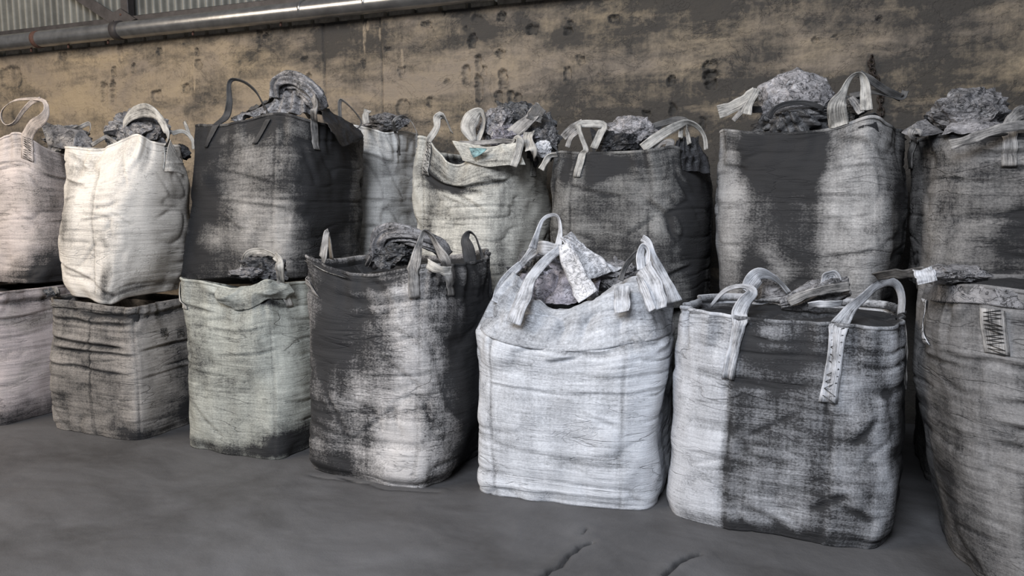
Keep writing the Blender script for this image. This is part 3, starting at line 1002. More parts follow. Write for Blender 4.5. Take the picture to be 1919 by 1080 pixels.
N0 = [8, 7, 5.5, 4.2, 3.6, 3.5, 4, 4.5, 5]
SPEC = {
 'B0': dict(label='pinkish white full bag at the far left of the front row, cut by the frame', c=(-5.78, 4.0), z0=0, H=.985, d=.46, yaw=0, wl=[.47, .48, .5, .5, .5, .5, .5, .49, .48], wr=[.47, .48, .5, .5, .5, .5, .49, .48, .47], n=N0,
            dirt=.05, blobs=[(.36, .04, .2, .14, .6), (.12, .03, .2, .08, .35), (.36, .95, .2, .07, .3)], folds=[(.1, .90, .45, .92, .012, .02), (.1, .8, .45, .79, .006, .014)], rim=[(.3, .2, -.02)], sag=0, dome=0),
 'B1': dict(label='squat grey bag with a printed black character on its side', c=(-4.525, 4.1), z0=0, H=.95, d=.42, yaw=0, wl=[.44, .45, .45, .445, .44, .425, .42, .426, .44], wr=[.43, .435, .44, .44, .44, .417, .404, .401, .416], n=[9] * 9,
            dirt=.34, blobs=[(.12, .5, .16, .5, .14), (.12, .93, .22, .08, .22), (.29, .42, .06, .4, -.22), (.33, .70, .05, .12, -.12), (.25, .25, .035, .3, -.16), (.25, .03, .05, .07, .4), (.38, .12, .1, .14, .4), (.4, .5, .06, .5, .22)],
            folds=[(0.0, .86, .25, .855, .016, .016), (.0, .70, .23, .66, .022, .018), (.02, .625, .26, .615, .016, .014), (-.02, .52, .24, .475, .012, .012), (.26, .64, .42, .66, .01, .012), (.25, .45, .42, .46, .007, .01), (.1, .92, .27, .93, .014, .02), (.25, .9, .42, .95, .014, .02)],
            seams=[(.252, .006), (.13, .002)], rim=[(.0, .08, .0), (.22, .13, -.045), (.02, .1, -.012), (.5, .12, -.05), (.75, .1, -.05), (.62, .1, -.04)], lump=.7, hem=False, sag=.075, top_dirt=.45, dome=.0, under=.02),
 'B2': dict(label='greenish white bag with a wavy rim, third from the left on the floor', c=(-3.379, 4.124), z0=0, H=1.10, d=.43, yaw=-3, wl=[.395, .385, .395, .41, .44, .465, .469, .468, .473], wr=[.431, .421, .429, .441, .444, .428, .406, .391, .39], n=N0,
            dirt=.13, blobs=[(.06, .55, .06, .25, .22), (.2, .55, .05, .4, .16), (.3, .06, .1, .12, .8), (.12, .03, .14, .06, .6), (.1, .9, .2, .05, .12), (.02, .25, .05, .2, .2), (.25, .95, .08, .06, .4)],
            folds=[(.0, .855, .12, .83, .014, .013), (.1, .94, .25, .90, .016, .016), (.12, .58, .26, .62, .007, .01), (.1, .73, .25, .75, .006, .01), (.05, .3, .13, .1, .007, .012), (.0, .5, .14, .47, .005, .01), (.15, .93, .3, .86, .014, .014)],
            seams=[(.252, .004)], rim=[(.02, .04, .02), (.16, .05, -.03), (.25, .03, .03), (.1, .03, .012), (.5, .1, -.06), (.75, .14, -.13), (.62, .1, -.05)], wrinkle=1.1, dome=.0),
 'B3': dict(label='dark scuffed bag with a twisted spout and one black rear loop', c=(-2.275, 4.02), z0=0, H=1.25, d=.44, yaw=0, wl=[.505, .495, .495, .495, .503, .503, .492, .467, .451], wr=[.425, .432, .466, .493, .512, .513, .501, .48, .469], n=[6, 5.5, 4.5, 3.6, 3.2, 3.2, 3.5, 4.5, 5.5],
            dirt=.40, blobs=[(.03, .5, .10, .55, .42), (.13, .8, .1, .3, .26), (.2, .45, .045, .5, -.36), (.21, .12, .07, .2, -.4), (.13, .3, .06, .28, -.12), (.33, .5, .07, .7, .40), (.08, .05, .14, .09, .35), (.05, .62, .04, .16, .3), (.1, .97, .14, .05, .3), (.28, .93, .03, .1, -.15), (.42, .5, .1, .7, .5)],
            folds=[(.06, .42, .1, .2, .01, .012), (.15, .62, .22, .45, .009, .012), (.1, .2, .2, .42, .006, .012), (.17, .75, .24, .6, .008, .012), (.12, .5, .25, .53, .006, .01)], seams=[(.215, .003)], rim=[(.0, .05, .05), (.24, .06, .02), (.125, .07, -.05), (.5, .06, .06)], wrinkle=1.2, sag=.03, dome=.02, under=.07),
 'B4': dict(label='brightest white bag with a gathered open top, in the middle of the front row', c=(-1.193, 4.15), z0=0, H=1.02, d=.46, yaw=4, wl=[.465, .468, .485, .515, .535, .542, .535, .52, .49], wr=[.519, .523, .53, .537, .546, .553, .562, .55, .51], n=N0,
            dirt=.03, blobs=[(.1, .5, .12, .3, .14), (.03, .6, .03, .6, .06), (.15, .75, .1, .12, .12), (.38, .3, .1, .5, .12), (.2, .95, .1, .05, .2)],
            folds=[(.02, .62, .13, .60, .006, .010), (.13, .60, .3, .63, .006, .01), (.13, .88, .19, .84, .013, .02), (.11, .8, .15, .85, .010, .016), (.19, .9, .27, .84, .014, .02), (.0, .04, .24, .06, .006, .012), (.16, .5, .21, .44, .006, .01), (.05, .9, .12, .92, .007, .014), (.26, .8, .32, .86, .01, .016)],
            seams=[(.205, .003), (.03, .002)], rim=[(.0, .05, .02), (.25, .06, .02), (.12, .10, -.09)], hem=False, pinch=.26, sag=.02, dome=.10, top_dirt=.35, wrinkle=.9),
 'B5': dict(label='bag with one white and two sooty panels and long sewn straps', c=(-.02, 4.15), z0=0, H=1.06, d=.47, yaw=-5, wl=[.56, .56, .56, .56, .555, .55, .542, .534, .529], wr=[.50, .515, .545, .555, .555, .545, .535, .52, .505], n=[6, 6, 5, 4.2, 3.6, 3.5, 4, 4.5, 5],
            dirt=.10, panels=[(.071, .176, .62, .004), (.176, .5, .46, .004)], blobs=[(.11, .9, .06, .1, .25), (.12, .1, .05, .09, -.2), (.205, .72, .02, .16, -.22), (.235, .45, .025, .2, -.22), (.215, .5, .012, .3, .2), (.25, .75, .012, .2, .2), (.195, .5, .012, .12, .15), (.2, .25, .03, .15, .12), (.26, .85, .02, .1, -.4), (.32, .5, .05, .7, .28), (.15, .02, .2, .05, .3), (.4, .5, .1, .8, .4), (.13, .25, .03, .2, -.15)],
            folds=[(.02, .8, .035, .58, .006, .008), (.085, .7, .13, .68, .006, .009), (.09, .45, .15, .6, .006, .01), (.16, .15, .2, .25, .01, .02), (.19, .2, .24, .12, .012, .02), (.2, .45, .24, .6, .012, .02), (.09, .12, .14, .04, .01, .018)], seams=[(.071, .016), (.176, .016)], rim=[(.0, .05, .015), (.25, .05, -.02), (.13, .06, -.015)], wrinkle=1.1, sag=.0, dome=.03),
 'B6': dict(label='large dim grey bag with zigzag stitched tabs, cut off by the right frame edge', c=(1.21, 3.91), z0=0, H=1.24, d=.5, yaw=4, wl=[.502, .513, .535, .578, .614, .643, .655, .648, .63], wr=[.62, .62, .62, .62, .61, .58, .55, .52, .5], n=[3, 3, 3, 3, 3.2, 3.5, 4, 4.5, 5],
            dirt=.24, blobs=[(.14, .95, .1, .09, .75), (-.1, .2, .1, .3, .4), (.12, .7, .1, .1, .2), (.03, .5, .05, .3, -.1), (-.08, .6, .05, .6, .12)],  # dirt, with the weaker light of the far right painted in
            folds=[(-.06, .77, .2, .765, .014, .013), (.01, .66, .22, .64, .014, .012), (.01, .585, .2, .56, .013, .012), (.0, .52, .22, .5, .011, .011), (.0, .43, .2, .40, .008, .01), (.03, .3, .22, .27, .007, .01), (.04, .22, .2, .16, .009, .012), (-.12, .74, .0, .74, .01, .012), (-.1, .5, .0, .52, .006, .01)],
            seams=[(.0, .006, .45, .95), (.04, .004, .0, .4)], rim=[(.0, .06, .03)], sag=.0, dome=.04),
 'T0': dict(label='rose white bag with a curled loop at the upper left corner', c=(-5.70, 4.32), z0=1.01, H=1.05, d=.45, yaw=0, wl=[.45, .47, .48, .48, .48, .48, .47, .46, .45], wr=[.42, .45, .47, .48, .49, .48, .47, .45, .43], n=N0,
            dirt=.05, blobs=[(.35, .5, .09, .8, .50), (.3, .1, .1, .14, .5), (.2, .04, .12, .08, .5), (.38, .93, .08, .1, .2), (.285, .12, .01, .03, .6), (.26, .55, .03, .2, .12)], folds=[(.12, .78, .24, .80, .008, .014), (.27, .78, .4, .76, .01, .014), (.2, .5, .26, .4, .006, .012), (.27, .43, .42, .45, .006, .01)], rim=[(.22, .05, .07), (.36, .1, -.1)], sag=.03),
 'T1': dict(label='clean cream white bag with a wide raised loop, standing on the squat grey bag', c=(-4.60, 4.125), z0=.948, H=1.065, d=.36, yaw=0, df=[.9, .98, 1, 1.05, 1.1, 1.0, .85, .68, .55], wl=[.33, .35, .40, .43, .39, .36, .383, .413, .429], wr=[.20, .24, .27, .336, .391, .436, .427, .418, .412], n=[3.5, 3.5, 3.2, 2.8, 2.6, 2.8, 3.2, 3.5, 3.5],
            dirt=.03, blobs=[(.07, .58, .04, .26, .40), (.06, .42, .035, .2, .2), (.19, .13, .018, .12, .6), (.19, .38, .012, .06, .4), (.02, .5, .02, .4, .2), (.2, .03, .1, .04, .3), (.3, .05, .06, .06, .4), (.12, .9, .1, .07, .08)],
            folds=[(.03, .78, .12, .74, .013, .014), (.05, .95, .12, .85, .012, .014), (.1, .98, .15, .8, .01, .014), (.1, .2, .16, .38, .006, .01), (.0, .24, .14, .12, .011, .014), (.14, .12, .24, .04, .01, .014), (.2, .9, .24, .7, .008, .012), (.03, .62, .1, .66, .006, .012), (.12, .5, .2, .53, .006, .01), (.2, .55, .28, .48, .006, .01)], seams=[(.15, .004, .05, .85)], rim=[(.23, .06, .06), (.02, .05, -.01), (.12, .06, -.04)], bot=[(.2, .07, -.05)], wrinkle=1.2),
 'T2': dict(label='big blackened bag with a knotted neck, towering over the greenish white bag', c=(-3.653, 4.64), z0=1.09, H=1.05, d=.45, yaw=-4, wl=[.66, .655, .65, .615, .571, .521, .478, .442, .419], wr=[.50, .5, .516, .544, .57, .585, .588, .581, .58], n=[5, 5, 4.5, 4, 3.8, 3.8, 4, 4.5, 5],
            dirt=.60, blobs=[(.03, .55, .10, .40, .40), (.1, .98, .2, .08, .35), (.04, .12, .13, .14, .30), (.165, .42, .06, .36, -.34), (.2, .8, .045, .12, -.24), (.225, .30, .035, .26, -.34), (.09, .30, .05, .09, -.22), (.35, .5, .085, .8, .5), (.215, .18, .03, .18, -.16), (.05, .85, .1, .1, .2)],
            folds=[(.11, .5, .24, .45, .009, .012), (.1, .7, .2, .62, .008, .012), (.12, .85, .25, .82, .006, .01), (.1, .42, .15, .3, .008, .012), (.27, .85, .31, .6, .014, .02), (.3, .9, .36, .65, .012, .02)], seams=[(.205, .003)], rim=[(.21, .06, .06), (.0, .06, .02), (.5, .1, -.03)], bot=[(-.05, .10, -.10)], wrinkle=1.0),
 'T3': dict(label='narrow pale bag half hidden behind the towering black bag', c=(-3.42, 5.57), z0=1.0, H=1.19, d=.36, yaw=0, wl=[.36] * 9, wr=[.355, .35, .347, .36, .378, .383, .377, .353, .334], n=[3.2] * 9,
            dirt=.10, blobs=[(.27, .5, .04, .8, .25), (.2, .92, .06, .05, .15)], folds=[(.12, .84, .3, .80, .012, .014), (.12, .55, .28, .53, .007, .01), (.12, .36, .26, .35, .006, .01)], seams=[(.17, .004, .82, 1.0)], rim=[(.14, .05, .03), (.27, .05, -.03)]),
 'T4': dict(label='off white bag with soot across its top and a messy heap of liner scraps', c=(-2.201, 5.124), z0=.98, H=1.0, d=.45, yaw=-4, wl=[.481, .465, .472, .46, .45, .437, .421, .398, .379], wr=[.424, .417, .428, .442, .451, .456, .437, .42, .414], n=[4, 4, 3.6, 3.4, 3.2, 3.2, 3.5, 4, 4.5],
            dirt=.07, panels=[(.05, .075, .3, .012)], blobs=[(.075, .62, .04, .26, .35), (.1, .77, .09, .05, .75), (.1, .9, .07, .1, .42), (.12, .4, .06, .2, .16), (.23, .5, .03, .5, .2), (.2, .88, .04, .1, .2), (.02, .5, .02, .8, .04), (.27, .5, .04, .9, .2)],
            folds=[(.11, .78, .2, .56, .011, .014), (.13, .8, .19, .7, .012, .014), (.04, .80, .24, .77, .02, .018), (.15, .4, .17, .2, .006, .01), (.1, .7, .16, .6, .008, .012), (.19, .82, .26, .76, .016, .016)], seams=[(.045, .008, .0, .82)], rim=[(.03, .05, .09), (.13, .05, -.12), (.22, .05, -.02)], wrinkle=1.3),
 'T5': dict(label='sooty grey bag with black patches under its rim, left of the coal banded bag', c=(-1.079, 5.115), z0=.95, H=.97, d=.46, yaw=-6, wl=[.488, .48, .49, .499, .513, .516, .507, .467, .436], wr=[.502, .5, .506, .512, .513, .504, .485, .454, .427], n=[4, 4, 3.6, 3.4, 3.2, 3.2, 3.5, 4, 4.5],
            dirt=.54, blobs=[(.13, .95, .06, .05, .5), (.12, .87, .035, .08, .5), (.04, .88, .02, .09, .45), (.16, .85, .04, .06, .2), (.33, .5, .07, .9, .42), (.13, .5, .06, .1, -.14), (.2, .65, .03, .3, -.18), (.14, .32, .08, .16, .22), (.05, .7, .03, .2, -.1), (.1, .68, .05, .2, .15), (.23, .35, .02, .3, .2)],
            folds=[(.18, .7, .24, .55, .012, .018), (.25, .85, .3, .7, .016, .02), (.05, .8, .15, .7, .008, .014), (.15, .45, .2, .6, .008, .012), (.22, .2, .3, .26, .01, .014)], rim=[(.25, .04, .03), (.0, .05, .02)], seams=[(.19, .003), (.06, .002)]),
 'T6': dict(label='tall bag with a coal black band between white flanks, silver wad on top', c=(.041, 5.155), z0=.98, H=1.05, d=.39, yaw=-13, wl=[.493, .487, .506, .529, .544, .543, .534, .524, .517], wr=[.488, .482, .503, .534, .545, .537, .5, .489, .483], n=[5, 5, 4.5, 4, 3.6, 3.6, 4, 4.5, 5],
            dirt=.20, panels=[(.055, .165, .62, .02)], blobs=[(.1, .90, .085, .2, .6), (.12, .8, .065, .16, .3), (.1, .2, .022, .18, -.30), (.2, .5, .05, .06, .12), (.2, .2, .04, .16, .28), (.36, .5, .085, .9, .72), (.02, .9, .03, .05, .3), (.03, .15, .05, .14, .3), (.265, .5, .02, .5, .1)],
            folds=[(.18, .78, .25, .76, .008, .012), (.17, .3, .25, .34, .009, .012), (.0, .8, .06, .79, .008, .012), (.0, .36, .06, .35, .007, .01), (.15, .65, .24, .62, .006, .01), (.16, .5, .24, .53, .006, .01), (.0, .55, .06, .56, .006, .01), (.18, .93, .25, .85, .014, .016)], rim=[(.0, .05, .03), (.24, .05, .06), (.12, .06, -.015)]),
 'T7': dict(label='low dusky bag with a crumpled dark top, upper row at the right frame edge', c=(1.26, 5.14), z0=1.1, H=.88, d=.45, yaw=0, wl=[.585, .586, .591, .592, .594, .6, .602, .605, .607], wr=[.6, .6, .6, .6, .595, .569, .542, .525, .515], n=N0,
            dirt=.45, blobs=[(.1, .99, .2, .05, .7), (.1, .86, .14, .05, -.24), (.1, .35, .045, .22, .40), (.2, .3, .05, .2, .2), (.03, .4, .05, .4, .06)], folds=[(.04, .88, .2, .90, .014, .016), (.06, .8, .14, .78, .012, .014), (.0, .72, .06, .71, .01, .012), (.1, .92, .2, .93, .016, .014), (.08, .52, .2, .5, .006, .01)], rim=[(.12, .1, -.02)]),  # this level holds real dirt and the dim light of this end
}
W_PALE = web('webbing_pale', (.56, .54, .50), amount=.36, seed=1)
W_WARM = web('webbing_warm', (.60, .52, .47), amount=.22, seed=2)
W_COOL = web('webbing_cool', (.60, .61, .64), amount=.30, seed=6)
W_MID = web('webbing_grey', (.44, .42, .40), amount=.5, seed=3)
W_DARK = web('webbing_dark', (.16, .155, .15), amount=.45, seed=4)
W_BLACK = web('webbing_black', (.05, .05, .052), amount=.5, seed=5)
M_THREAD = plain('black_thread', (.03, .03, .03), .8, 0, .2, 60, .1)
F_SILVER = film('liner_silver', (.52, .50, .51), amount=.5, seed=1, rough=.32)
F_GREY = film('liner_grey', (.33, .32, .325), amount=.48, seed=2, rough=.4)
F_DARK = film('liner_dark', (.15, .15, .155), amount=.55, seed=3, rough=.5)
F_BLACK = film('liner_black', (.05, .05, .055), amount=.6, seed=4, rough=.5)
F_VIOLET = film('liner_violet_grey', (.40, .38, .43), amount=.45, seed=5, rough=.35)
F_WHITE = film('liner_white', (.66, .66, .68), amount=.26, seed=6, rough=.5)
F_CYAN = film('scrap_pale_cyan', (.28, .47, .48), amount=.28, seed=7, rough=.5)

B = {}
for i, (k, s) in enumerate(SPEC.items()):
    s = dict(s)
    B[k] = Bag('bulk_bag', s.pop('label'), LOW if k[0] == 'B' else UPP, mat=M[k], seed=i + 3, **s)
# rear row on the floor, under the upper row
for i, x in enumerate((-3.25, -2.15, -1.08, .04, 1.2)):
    Bag('bulk_bag', 'grey rear bag on the floor, all but hidden under the ' + ('narrow pale bag', 'bag with messy liner scraps', 'sooty grey bag', 'coal banded bag', 'low dusky bag')[i], 'hidden rear bags', c=(x, 5.14 + (.2 if i == 0 else 0)), z0=0, H=(.96, .95, .92, .95, 1.07)[i], d=.42, yaw=0, wl=[.45] * 9, wr=[.45] * 9, n=N0, dirt=.5, mat=M['R'], seed=50 + i, res=(80, 40), hem=False)


def L(b, pts, width, **kw):
    """free strap through picture points (px, py, Y)"""
    return ribbon(kw.pop('name', 'lifting_loop'), B[b], [P(*p_) for p_ in pts], width, **kw)


# ---- T0: curled loop
L('T0', [(62, 236, 3.9), (78, 224, 3.88), (87, 208, 3.88), (82, 189, 3.9), (55, 185, 3.95), (25, 189, 4.0), (6, 204, 4.02), (2, 221, 4.02), (12, 235, 4.0), (28, 230, 3.98), (42, 210, 3.95), (60, 191, 3.93), (76, 186, 3.92)], .09,
  mat=W_WARM, tabA=(50, 300, 58, 246), wid=[.08, .075, .03, .03, .025, .022, .022, .03, .03], twist=[0, .2, .9, .8, .9, 1.0, .5, .6], seed=1, stitch=M_THREAD)
L('T0', [(95, 262, 4.35), (110, 250, 4.35), (140, 243, 4.35), (165, 232, 4.4), (169, 240, 4.4), (164, 256, 4.4)], .035, mat=W_MID, seed=2, twist=[0, .5, .4, .8])
crumple('liner', B['T0'], P(128, 262, 4.45), (.17, .14, .11), F_GREY, 3, .5)
sheet('torn_flap', B['T0'], [[P(76, 232, 4.2), P(110, 240, 4.25), P(150, 240, 4.35)], [P(82, 250, 4.15), P(115, 256, 4.2), P(172, 262, 4.3)], [P(90, 275, 4.12), P(125, 280, 4.2), P(172, 280, 4.3)]], F_GREY, amp=.03, seed=5)

# ---- T1: wide loop and liner behind
L('T1', [(313, 250, 3.97), (302, 226, 4.0), (287, 211, 4.02), (268, 207, 4.05), (247, 215, 4.08), (233, 232, 4.1), (228, 258, 4.12)], .085, mat=W_PALE, tabA=(311, 318, 313, 262), wid=[.08, .05, .05, .10, .10, .07, .05], twist=[0, .3, .2, -.1, .1, .4, .6], seed=7, stitch=M_THREAD)
crumple('liner', B['T1'], P(262, 248, 4.22), (.25, .15, .17), F_GREY, 8, .5)
crumple('liner_fold', B['T1'], P(225, 258, 4.2), (.12, .1, .11), F_DARK, 9, .5)
L('T1', [(322, 250, 4.25), (340, 246, 4.3), (352, 252, 4.32), (361, 264, 4.32), (362, 280, 4.32)], .03, mat=W_PALE, seed=9)
L('T1', [(345, 228, 4.35), (350, 240, 4.34), (357, 258, 4.33)], .025, mat=W_PALE, seed=10, name='strap_end')
L('T1', [(172, 272, 3.95), (188, 262, 3.97), (200, 257, 4.0), (214, 266, 4.0), (222, 274, 3.98)], .03, mat=W_MID, seed=11)
crumple('rear_liner', B['T1'], P(336, 285, 4.38), (.07, .08, .06), F_DARK, 12, .5, 4)
sheet('corner_flap', B['T1'], [[P(318, 262, 3.98), P(330, 285, 4.02), P(344, 312, 4.1)], [P(312, 290, 3.92), P(325, 300, 3.97), P(350, 324, 4.08)], [P(308, 322, 3.9), P(325, 322, 3.94), P(352, 330, 4.08)]], M['T1'], amp=.012, seed=13)

# ---- T2: dark loops, knotted neck, hanging flap
L('T2', [(424, 218, 4.3), (430, 190, 4.3), (429, 160, 4.32), (437, 149, 4.33), (458, 154, 4.34), (478, 170, 4.36), (490, 190, 4.38), (498, 208, 4.38)], .045, mat=W_BLACK, tabA=(388, 275, 408, 226), tabB=(478, 270, 503, 224), twist=[.2, .4, 1.0, 1.1, .9, .7, .5], wid=[.06, .05, .03, .03, .04, .045, .04], seed=14)
sheet('gathered_neck', B['T2'], [[P(432, 226, 4.34), P(500, 214, 4.36), P(560, 212, 4.38), P(612, 212, 4.5)], [P(470, 212, 4.42), P(520, 196, 4.40), P(560, 192, 4.40), P(604, 196, 4.5)], [P(505, 196, 4.48), P(528, 176, 4.44), P(560, 172, 4.44), P(594, 180, 4.5)], [P(518, 178, 4.5), P(534, 160, 4.48), P(560, 160, 4.48), P(584, 168, 4.5)]], F_GREY, 90, 50, .03, 9, seed=17, pleat=.02, npl=7)
sheet('gathered_neck_rear', B['T2'], [[P(432, 222, 4.95), P(520, 214, 5.0), P(618, 220, 4.95)], [P(490, 196, 4.75), P(545, 190, 4.75), P(604, 200, 4.7)], [P(520, 170, 4.55), P(550, 160, 4.55), P(588, 172, 4.55)]], F_DARK, 60, 40, .03, 9, seed=18, pleat=.02, npl=6)
spout('knotted_neck', B['T2'], [P(520, 184, 4.42), P(522, 164, 4.42), P(535, 152, 4.42), P(556, 153, 4.42), P(576, 166, 4.42), P(592, 186, 4.42), P(602, 206, 4.45)], [.05, .065, .075, .085, .09, .08, .05], F_GREY, 7, .45, 1.4, 15)
crumple('neck_knot', B['T2'], P(530, 170, 4.46), (.07, .07, .06), F_DARK, 16, .25)
L('T2', [(588, 208, 4.22), (590, 195, 4.26), (586, 180, 4.35)], .055, mat=W_MID, tabA=(592, 280, 587, 222), seed=18)
sheet('torn_flap', B['T2'], [[P(598, 196, 4.45), P(630, 216, 4.6), P(672, 246, 4.8)], [P(606, 226, 4.3), P(636, 240, 4.5), P(680, 256, 4.75)], [P(618, 248, 4.22), P(642, 274, 4.42), P(668, 264, 4.7)]], F_BLACK, amp=.02, seed=19)
L('T2', [(642, 250, 4.9), (637, 215, 4.95), (638, 188, 5.0), (652, 196, 5.0), (668, 214, 5.0), (677, 230, 5.0), (668, 243, 4.95), (655, 248, 4.9)], .03, mat=W_DARK, twist=[.9, .8, .9, .7, .9], seed=20)
L('T2', [(598, 196, 4.4), (622, 214, 4.6), (650, 236, 4.75), (672, 250, 4.85)], .04, mat=W_BLACK, twist=[.6, .5, .6], seed=21, name='edge_strap')

# ---- T3
L('T3', [(686, 232, 5.1), (685, 214, 5.12), (690, 206, 5.14)], .06, mat=W_PALE, seed=22, name='strap_end')
L('T3', [(738, 228, 5.15), (748, 219, 5.2), (762, 220, 5.22), (774, 233, 5.24), (782, 252, 5.2)], .025, mat=W_MID, tabA=(746, 290, 738, 240), twist=[.9, 1.0, .9], seed=23)
crumple('liner', B['T3'], P(720, 228, 5.4), (.2, .12, .07), F_GREY, 24, .4, 4)

# ---- T4: scraps, loops, cyan patch
L('T4', [(818, 240, 4.78), (819, 222, 4.8), (826, 217, 4.86), (836, 226, 4.9), (846, 250, 4.95)], .06, mat=W_PALE, tabA=(800, 330, 812, 258), twist=[0, 0, .5, 1.0, 1.1], seed=25, stitch=M_THREAD)
L('T4', [(888, 265, 4.85), (878, 240, 4.85), (884, 222, 4.85), (899, 209, 4.86), (907, 222, 4.88), (904, 242, 4.88), (893, 268, 4.86)], .06, mat=W_PALE, wid=[.04, .11, .11, .05, .04, .045, .04], twist=[.2, .3, .2, .6, .9, .6, .4], seed=26)
L('T4', [(893, 242, 4.95), (912, 232, 4.95), (930, 226, 5.0)], .04, mat=W_MID, seed=27, name='strap_end')
L('T4', [(940, 262, 4.8), (965, 246, 4.8), (992, 224, 4.82), (1003, 210, 4.84), (1014, 200, 4.85)], .085, mat=W_MID, seed=28, twist=[0, .2, 0, 0], name='strap_end')
L('T4', [(1000, 226, 4.82), (1005, 212, 4.82), (1014, 200, 4.82)], .1, mat=W_DARK, seed=29, name='strap_end')
crumple('liner', B['T4'], P(932, 236, 5.0), (.15, .12, .12), F_SILVER, 30, .6)
crumple('liner', B['T4'], P(962, 226, 5.05), (.17, .12, .13), F_DARK, 31, .6)
crumple('liner', B['T4'], P(1004, 258, 5.05), (.15, .14, .17), F_DARK, 32, .6)
crumple('liner', B['T4'], P(958, 258, 4.85), (.14, .1, .09), F_VIOLET, 33, .6)
crumple('liner', B['T4'], P(1024, 268, 4.9), (.08, .08, .11), F_GREY, 34, .6)
crumple('white_scrap', B['T4'], P(1017, 279, 4.75), (.06, .04, .055), F_WHITE, 35, .4, 4)
sheet('dark_cloth', B['T4'], [[P(992, 226, 4.95), P(1010, 206, 4.98), P(1024, 214, 5.0)], [P(985, 250, 4.88), P(1012, 240, 4.9), P(1040, 246, 4.95)], [P(1000, 282, 4.8), P(1022, 270, 4.82), P(1046, 282, 4.85)]], F_DARK, amp=.04, seed=36)
sheet('torn_panel', B['T4'], [[P(850, 266, 4.72), P(905, 275, 4.7), P(965, 268, 4.7), P(978, 270, 4.7)], [P(860, 282, 4.7), P(910, 292, 4.66), P(950, 290, 4.66), P(978, 290, 4.66)], [P(870, 302, 4.68), P(910, 312, 4.64), P(945, 310, 4.64), P(984, 308, 4.64)]], M['T4'], amp=.03, seed=37)
sheet('cyan_scrap', B['T4'], [[P(880, 278, 4.62), P(895, 278, 4.62), P(912, 279, 4.62)], [P(883, 288, 4.60), P(896, 288, 4.60), P(908, 284, 4.60)], [P(888, 296, 4.6), P(897, 292, 4.6), P(903, 288, 4.6)]], F_CYAN, 14, 14, .008, seed=38)
L('T4', [(962, 312, 4.6), (970, 290, 4.62), (975, 264, 4.66), (968, 258, 4.7), (958, 268, 4.72)], .05, mat=W_PALE, twist=[0, .4, 1.0, .8], seed=39)
L('T4', [(996, 284, 4.66), (990, 262, 4.74), (992, 246, 4.8)], .085, mat=W_PALE, tabA=(999, 330, 997, 296), seed=40, stitch=M_THREAD)
L('T4', [(1014, 318, 4.68), (1024, 300, 4.68), (1032, 292, 4.7), (1044, 290, 4.7)], .04, mat=W_PALE, twist=[.2, .6, .8], seed=41)
L('T4', [(860, 268, 4.72), (900, 268, 4.72), (940, 264, 4.72), (972, 266, 4.7)], .03, mat=W_MID, seed=42, name='rim_cord', twist=[.3, .1, .4])

# ---- T5
L('T5', [(1098, 280, 4.68), (1090, 258, 4.7), (1085, 240, 4.72), (1086, 233, 4.74), (1108, 232, 4.76), (1131, 235, 4.78), (1125, 250, 4.78), (1113, 278, 4.76)], .05, mat=W_PALE, tabA=(1080, 332, 1092, 288), twist=[.3, .4, .2, 0, 0, .1, .2], seed=43, wid=[.05, .03, .03, .045, .05, .05, .05])
L('T5', [(1055, 258, 4.9), (1066, 246, 4.9), (1078, 236, 4.9), (1092, 230, 4.9)], .05, mat=W_MID, seed=44, name='strap_end')
L('T5', [(1063, 276, 4.85), (1070, 258, 4.84), (1084, 246, 4.83)], .03, mat=W_MID, seed=45, name='strap_end')
crumple('liner', B['T5'], P(1181, 250, 5.0), (.19, .15, .125), F_SILVER, 46, .34)
crumple('dark_liner', B['T5'], P(1158, 270, 4.9), (.14, .1, .09), F_BLACK, 47, .5)
sheet('dark_cloth', B['T5'], [[P(1105, 240, 5.1), P(1150, 250, 5.1), P(1240, 240, 5.1)], [P(1110, 262, 5.0), P(1160, 268, 5.0), P(1240, 260, 5.0)], [P(1110, 284, 4.9), P(1160, 284, 4.9), P(1230, 282, 4.9)]], F_BLACK, amp=.04, seed=48)
L('T5', [(1204, 278, 4.7), (1225, 262, 4.72), (1250, 246, 4.75), (1274, 234, 4.8), (1290, 230, 4.85), (1308, 238, 4.9), (1320, 256, 4.92), (1323, 280, 4.9)], .055, mat=W_PALE, wid=[.07, .07, .06, .05, .035, .03, .03], seed=49, twist=[0, .1, .2, .6, .8, .5])
L('T5', [(1275, 258, 4.8), (1277, 240, 4.84), (1284, 234, 4.86), (1288, 250, 4.86), (1292, 270, 4.84)], .03, mat=W_PALE, seed=50, twist=[.3, .8, .4])
L('T5', [(1215, 240, 5.1), (1245, 230, 5.12), (1272, 224, 5.15), (1292, 232, 5.15)], .045, mat=W_DARK, seed=51, name='strap_end')
sheet('gathered_skirt', B['T5'], [[P(1268, 264, 4.85), P(1285, 258, 4.9), P(1300, 264, 5.0)], [P(1258, 290, 4.75), P(1290, 290, 4.85), P(1322, 296, 5.0)], [P(1255, 318, 4.72), P(1295, 322, 4.82), P(1332, 328, 5.0)]], F_BLACK, amp=.03, pleat=.012, npl=5, seed=52)
L('T5', [(1255, 300, 4.72), (1252, 280, 4.72), (1258, 266, 4.74), (1240, 268, 4.74), (1226, 280, 4.74)], .05, mat=W_MID, seed=53, twist=[.2, .6, .8, .3], name='corner_ear')

